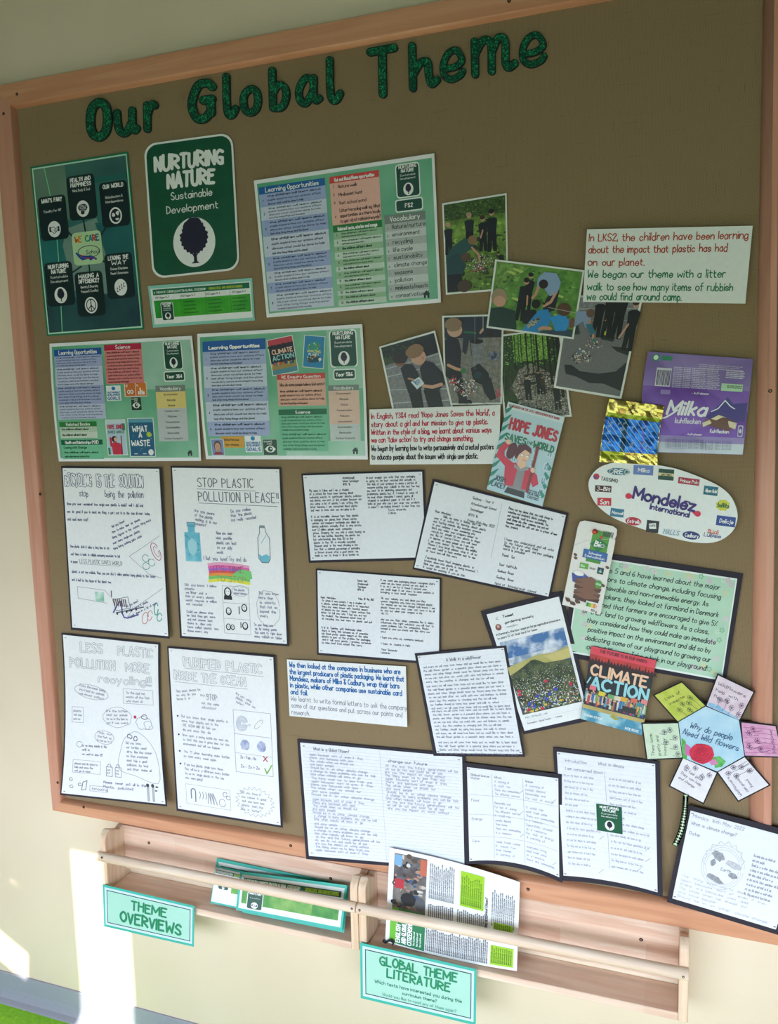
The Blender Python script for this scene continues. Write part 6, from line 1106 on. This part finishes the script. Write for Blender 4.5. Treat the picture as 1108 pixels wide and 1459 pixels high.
s = petal('petal', [(457, 309), (628, 306), (650, 470), (480, 478)], 96, .0252, ('d4e2cc', 'c8dcc0', 40.))
s.part('drawing'); 
for i, t in enumerate(('They look', 'pretty and', 'happy')): s.text(t, 22+i*17, 88, 8.5, '6a7464', 1., 2, rot=-math.pi/2, fit=60-i*6, jit=.7)
for x, y in ((58, 24), (74, 18), (86, 40), (60, 52), (84, 66), (88, 86)): daisy(s, x, y, 7.5, '6a6a78', (x-16, y+4))
s.done()
hx = [(630, 300), (760, 225), (920, 292), (946, 463), (815, 538), (650, 470)]
q = [f2p(*p) for p in ((630, 225), (946, 225), (946, 540), (630, 540))]
s = Sheet('flower_centre', None, None, q, 100, d=.0262, m=mat('bfdcec', .8, 'a8d0e6', 30.), part='flower_centre', root=fl, n=4, outline=[((x-630)/3.16, (y-225)/3.15) for x, y in hx])
mk('black_edge', *edge([f2p(783+(x-783)*1.025, 380+(y-380)*1.025) for x, y in hx], .0256), [mat('1b1820', .8)], parent=s.sl); s.par = s.sl
s.part('handwriting'); A = .30
s.text('Why do people', 17, 32, 9, '33557a', 1., 3, fit=66, rot=A, jit=.5, slant=.2, sub=4); s.text('Need Wild flowers', 6, 42, 9, '33557a', 1., 3, fit=88, rot=A, jit=.5, slant=.2, sub=4)
s.part('rose_drawing'); s.poly([(4, 48), (10, 52), (14, 66), (12, 82), (6, 78)], mat('4aa84a', .8, '6fc06a', 80.), 2); s.poly([(10, 56), (18, 62), (18, 76), (10, 74)], mat('d070b0', .8), 2.4); s.poly(ell(35, 72, 19, 15.5, 18, .1, .05), mat('d8344e', .8, 'c02a44', 60.), 3)
for r in (.75, .5, .25): s.line(ell(35, 72, 18*r, 14*r, 9, 0, .18), .8, 'a81e38', 4)
s.poly([(50, 78), (62, 76), (72, 84), (66, 92), (56, 94)], mat('4aa84a', .8, '7cc874', 80.), 2.4); s.poly([(46, 84), (56, 80), (60, 88), (50, 90)], 'd884b8', 2.8); s.done()
# stem
pts = smoothp([f2p(*p) for p in ((664, 655), (662, 700), (655, 760), (640, 830), (614, 888))], 5)
for nm, w_, d, c in (('stem_edge', 8.2, .0270, '1b1820'), ('stem', 5.6, .0276, 'a8d09a'), ('stem_line', 1.8, .0281, 'e4f0dc')):
    V, F = ribbon(pts, w_); A = unproj([p[0] for p in V], [p[1] for p in V], d)-np.array(fl.location); B = A.copy(); B[:, 1] += .0004; n = len(V)
    FF = []
    for g in F: FF += [tuple(g[::-1]), tuple(i+n for i in g)]+[(g[i], g[(i+1) % 4], g[(i+1) % 4]+n, g[i]+n) for i in range(4)]
    mk(nm, list(A)+list(B), FF, [mat(c, .8)], parent=fl)

# ================================================================ things on the ledges
TEAL = mat('35b5a4', .35)
def leaflet(label, q, H, d, kind):
    s = Sheet('overview_leaflet', label, 'leaflet', q, H, d=d, lift=(0, 0, .028, .028), pw=1.0, rough=.35, m=TEAL, group='teal edged overview leaflets')
    s.part('printed_page'); s.rect(2, 3, 98, H-3, 'e6eeee', 1); s.rect(3.5, 5.5, 96.5, H-5.5 if kind else 16, 'eef2f4', 2)
    s.rect(4, 6.5, 95.5, 12.5, '17604a', 3); s.text('A THEMATIC CURRICULUM FOR GLOBAL CITIZENSHIP', 5, 11.3, 3.4, 'd0dcc8', .7, 5, fit=52); s.text('KNOWLEDGE AND UNDERSTANDING', 62, 11.3, 3.4, 'a8c83a', .7, 5, fit=31)
    if kind == 2:
        s.part('green_table'); s.rect(4, 16, 95, 35, mat('3f8f2e', .35, '8fb85a', 26., .4, .7), 3); s.rect(70, 14, 95, 34, mat('2f8030', .35, '4f9a3a', 40.), 3.4); badge(s, 9, 21, 24, 40, ("WHAT'S FAIR?",), ('Equality',), 'hands', part='badge', lv=4)
    if kind == 1: s.part('green_table'); s.rect(58, 18, 90, 42, mat('3f8f2e', .35, '7ab83a', 26.), 3); badge(s, 16, 14, 50, 40, ("WHAT'S", 'FAIR?'), ('All',), 'hands', part='badge', lv=4); 
    s.done(); return s
leaflet('back leaflet with only its dark green heading strip showing above the others', [(308.6, 1222.6), (470, 1256), (466, 1317), (305, 1284)], 42, .021, 0)
leaflet('left small leaflet with a black badge, half covered by the front leaflet', [(307, 1233), (352, 1243), (345, 1296), (299.5, 1286.5)], 66, .030, 1)
leaflet('leaflet just behind the front one, only its right edge showing', [(350, 1243), (496.5, 1263.5), (490, 1329), (345, 1300)], 42, .036, 0)
leaflet('front leaflet with long green picture table and black badge', [(342, 1241.5), (494.5, 1261.5), (487, 1326.5), (336, 1296.5)], 44, .042, 2)

s = Sheet('open_booklet', 'white printed booklet turned sideways, with a crowd photo and lime green boxes', 'booklet', [(555, 1208), (740.5, 1257), (736, 1383.5), (548.5, 1341.5)], 72, d=.036, lift=(0, 0, .034, .034), pw=1.3, m=mat('f2f3f4', .5), rough=.5, n=12, mids={'t': (0, -4), 'b': (0, 4)})
s.part('crowd_picture'); s.rect(4, 3, 29, 44, mat('4a4a52', .5, '8a8078', 30.), 1)
for _ in range(70):
    x, y = random.uniform(5, 28), random.uniform(4, 43); s.poly(ell(x, y, random.uniform(.8, 2.6), random.uniform(.8, 2.2), 7, 0, .25), random.choice(['1e2028', '2a2e3a', '5a4a40', 'b08a74', 'c8c0b8', '3a5a80', 'a83a44', 'd8d0c4', '2c2420', '7a6a5a']), 2)
s.rect(5, 22, 12, 29, 'c02c3c', 3); s.rect(4.5, 4, 10, 12, '7ab0d8', 3); s.rect(24, 4, 29, 16, 'c86a50', 3); s.ell(16, 36, 6, 5, '15151a', 4, 14); s.ell(25, 38, 4, 5, '5a5c62', 4, 14)
s.part('green_panel'); s.rect(4, 44, 29, 49, '2f8f3a', 1); s.rect(3, 52, 29.5, 71, '16784a', 1.4); s.rect(3, 52, 9, 71, '6ab82a', 2); s.rect(4, 44, 9, 52, '6ab82a', 2)
for i, t in enumerate(('ENGLISH', 'AND GLOBAL', 'CITIZENSHIP')): s.text(t, 10.8+i*4.4, 69.5, 3, WH, .75, 4, rot=-math.pi/2, fit=13+i*2.2, cap=True)
for i in range(3): s.text('What should the world', 22+i*2.4, 69, 1.3, 'd0e8d8', .25, 4, rot=-math.pi/2, fit=random.uniform(9, 12), sub=1)
s.part('body_text')
def vcol(x0, x1, ya, yb, c='6a6c74', dx=1.5):
    x = x0
    while x < x1: s.text('global citizens care about people and planet today', x, yb, 1., c, .2, 2, rot=-math.pi/2, fit=(yb-ya)*random.uniform(.82, 1), sub=1); x += dx
vcol(32, 51, 4, 31); vcol(32, 51, 34, 46); vcol(31, 78, 52, 70, '5c5e66', 1.4); vcol(54, 78, 33, 48); vcol(80, 97, 12, 40); vcol(80, 97, 70.2, 71, 'f2f3f4', 30)
s.text('What is a Global Citizen?', 76, 44, 1.9, '44464e', .4, 2, rot=-math.pi/2, fit=24)
for x0, y0, x1, y1, lw in ((55, 5, 73, 31, 18), (81, 37, 96, 48, 15), (79.5, 55, 97, 70, 17)):
    s.part('lime_box'); s.rect(x0, y0, x1, y1, '9fd016', 2.5)
    x = x0+1.6
    while x < x1-1: s.text('global citizenship words', x, y1-1.5, 1., '4f7a10', .2, 4, rot=-math.pi/2, fit=(y1-y0)*random.uniform(.7, .85), sub=1); x += 1.6
s.done()

def sign(label, q, H, lines, small):
    s = Sheet('ledge_sign', label, 'sign', q, H, d=.0935, rough=.35, m=mat('3cb8a8', .35), lift=(0, 0, .003, .003), group='mint ledge signs')
    s.part('border_print'); s.rect(2, 2.4, 98, H-2.4, 'cfe6ea', 1); s.rect(4.2, 4.8, 95.8, H-4.8, '1f3a4c', 2); s.rect(4.9, 5.6, 95.1, H-5.6, mat('a9dccb', .35, 'b0e0d0', 10.), 3)
    s.part('lettering')
    for t, y, h, f, x in lines: s.text(t, x, y, h, '128a60', h*.21, 5, align='c', fit=f, jit=.45, cap=True, slant=.05)
    for t, y, h, f, x, c in small: s.text(t, x, y, h, c, h*.15, 5, align='c', fit=f, jit=.15)
    s.done(); return s
sign('small mint sign reading THEME OVERVIEWS hanging under the left ledge', [(146, 1260), (277, 1291), (276, 1349), (148, 1320)], 44, [('THEME', 19.5, 9, 38, 50), ('OVERVIEWS', 34.5, 10.5, 66, 52)], [])
sign('larger mint sign reading GLOBAL THEME LITERATURE under the right ledge', [(512.7, 1343), (678.6, 1381), (677.6, 1461), (513.7, 1422)], 50, [('GLOBAL THEME', 15.5, 7.4, 66, 50), ('LITERATURE', 25.5, 7.4, 54, 50)], [('Which texts have interested you during this', 33, 2.9, 75, 50, '2a7a64'), ('curriculum theme?', 38, 2.7, 30, 51, '2a7a64'), ('Would you like to read any of them again?', 43, 2.7, 64, 51, '6aa898')])
P0 = at(551, 1342, .078)   # small black clip on the booklet corner
t = thing('binder_clip', 'tiny black clip on the lower left corner of the white booklet', 'clip', P0)
V, F = ribbon([(545, 1341), (549, 1344), (553, 1341), (557, 1341), (560, 1344), (559, 1347)], 1.8); A = unproj([p[0] for p in V], [p[1] for p in V], .078)-np.array(P0); B = A.copy(); B[:, 1] += .006; n = len(V); FF = []
for g in F: FF += [tuple(g[::-1]), tuple(i+n for i in g)]+[(g[i], g[(i+1) % 4], g[(i+1) % 4]+n, g[i]+n) for i in range(4)]
mk('clip_wire', list(A)+list(B), FF, [mat('1a1c20', .4)], parent=t)
# small dark pin heads holding loose prints
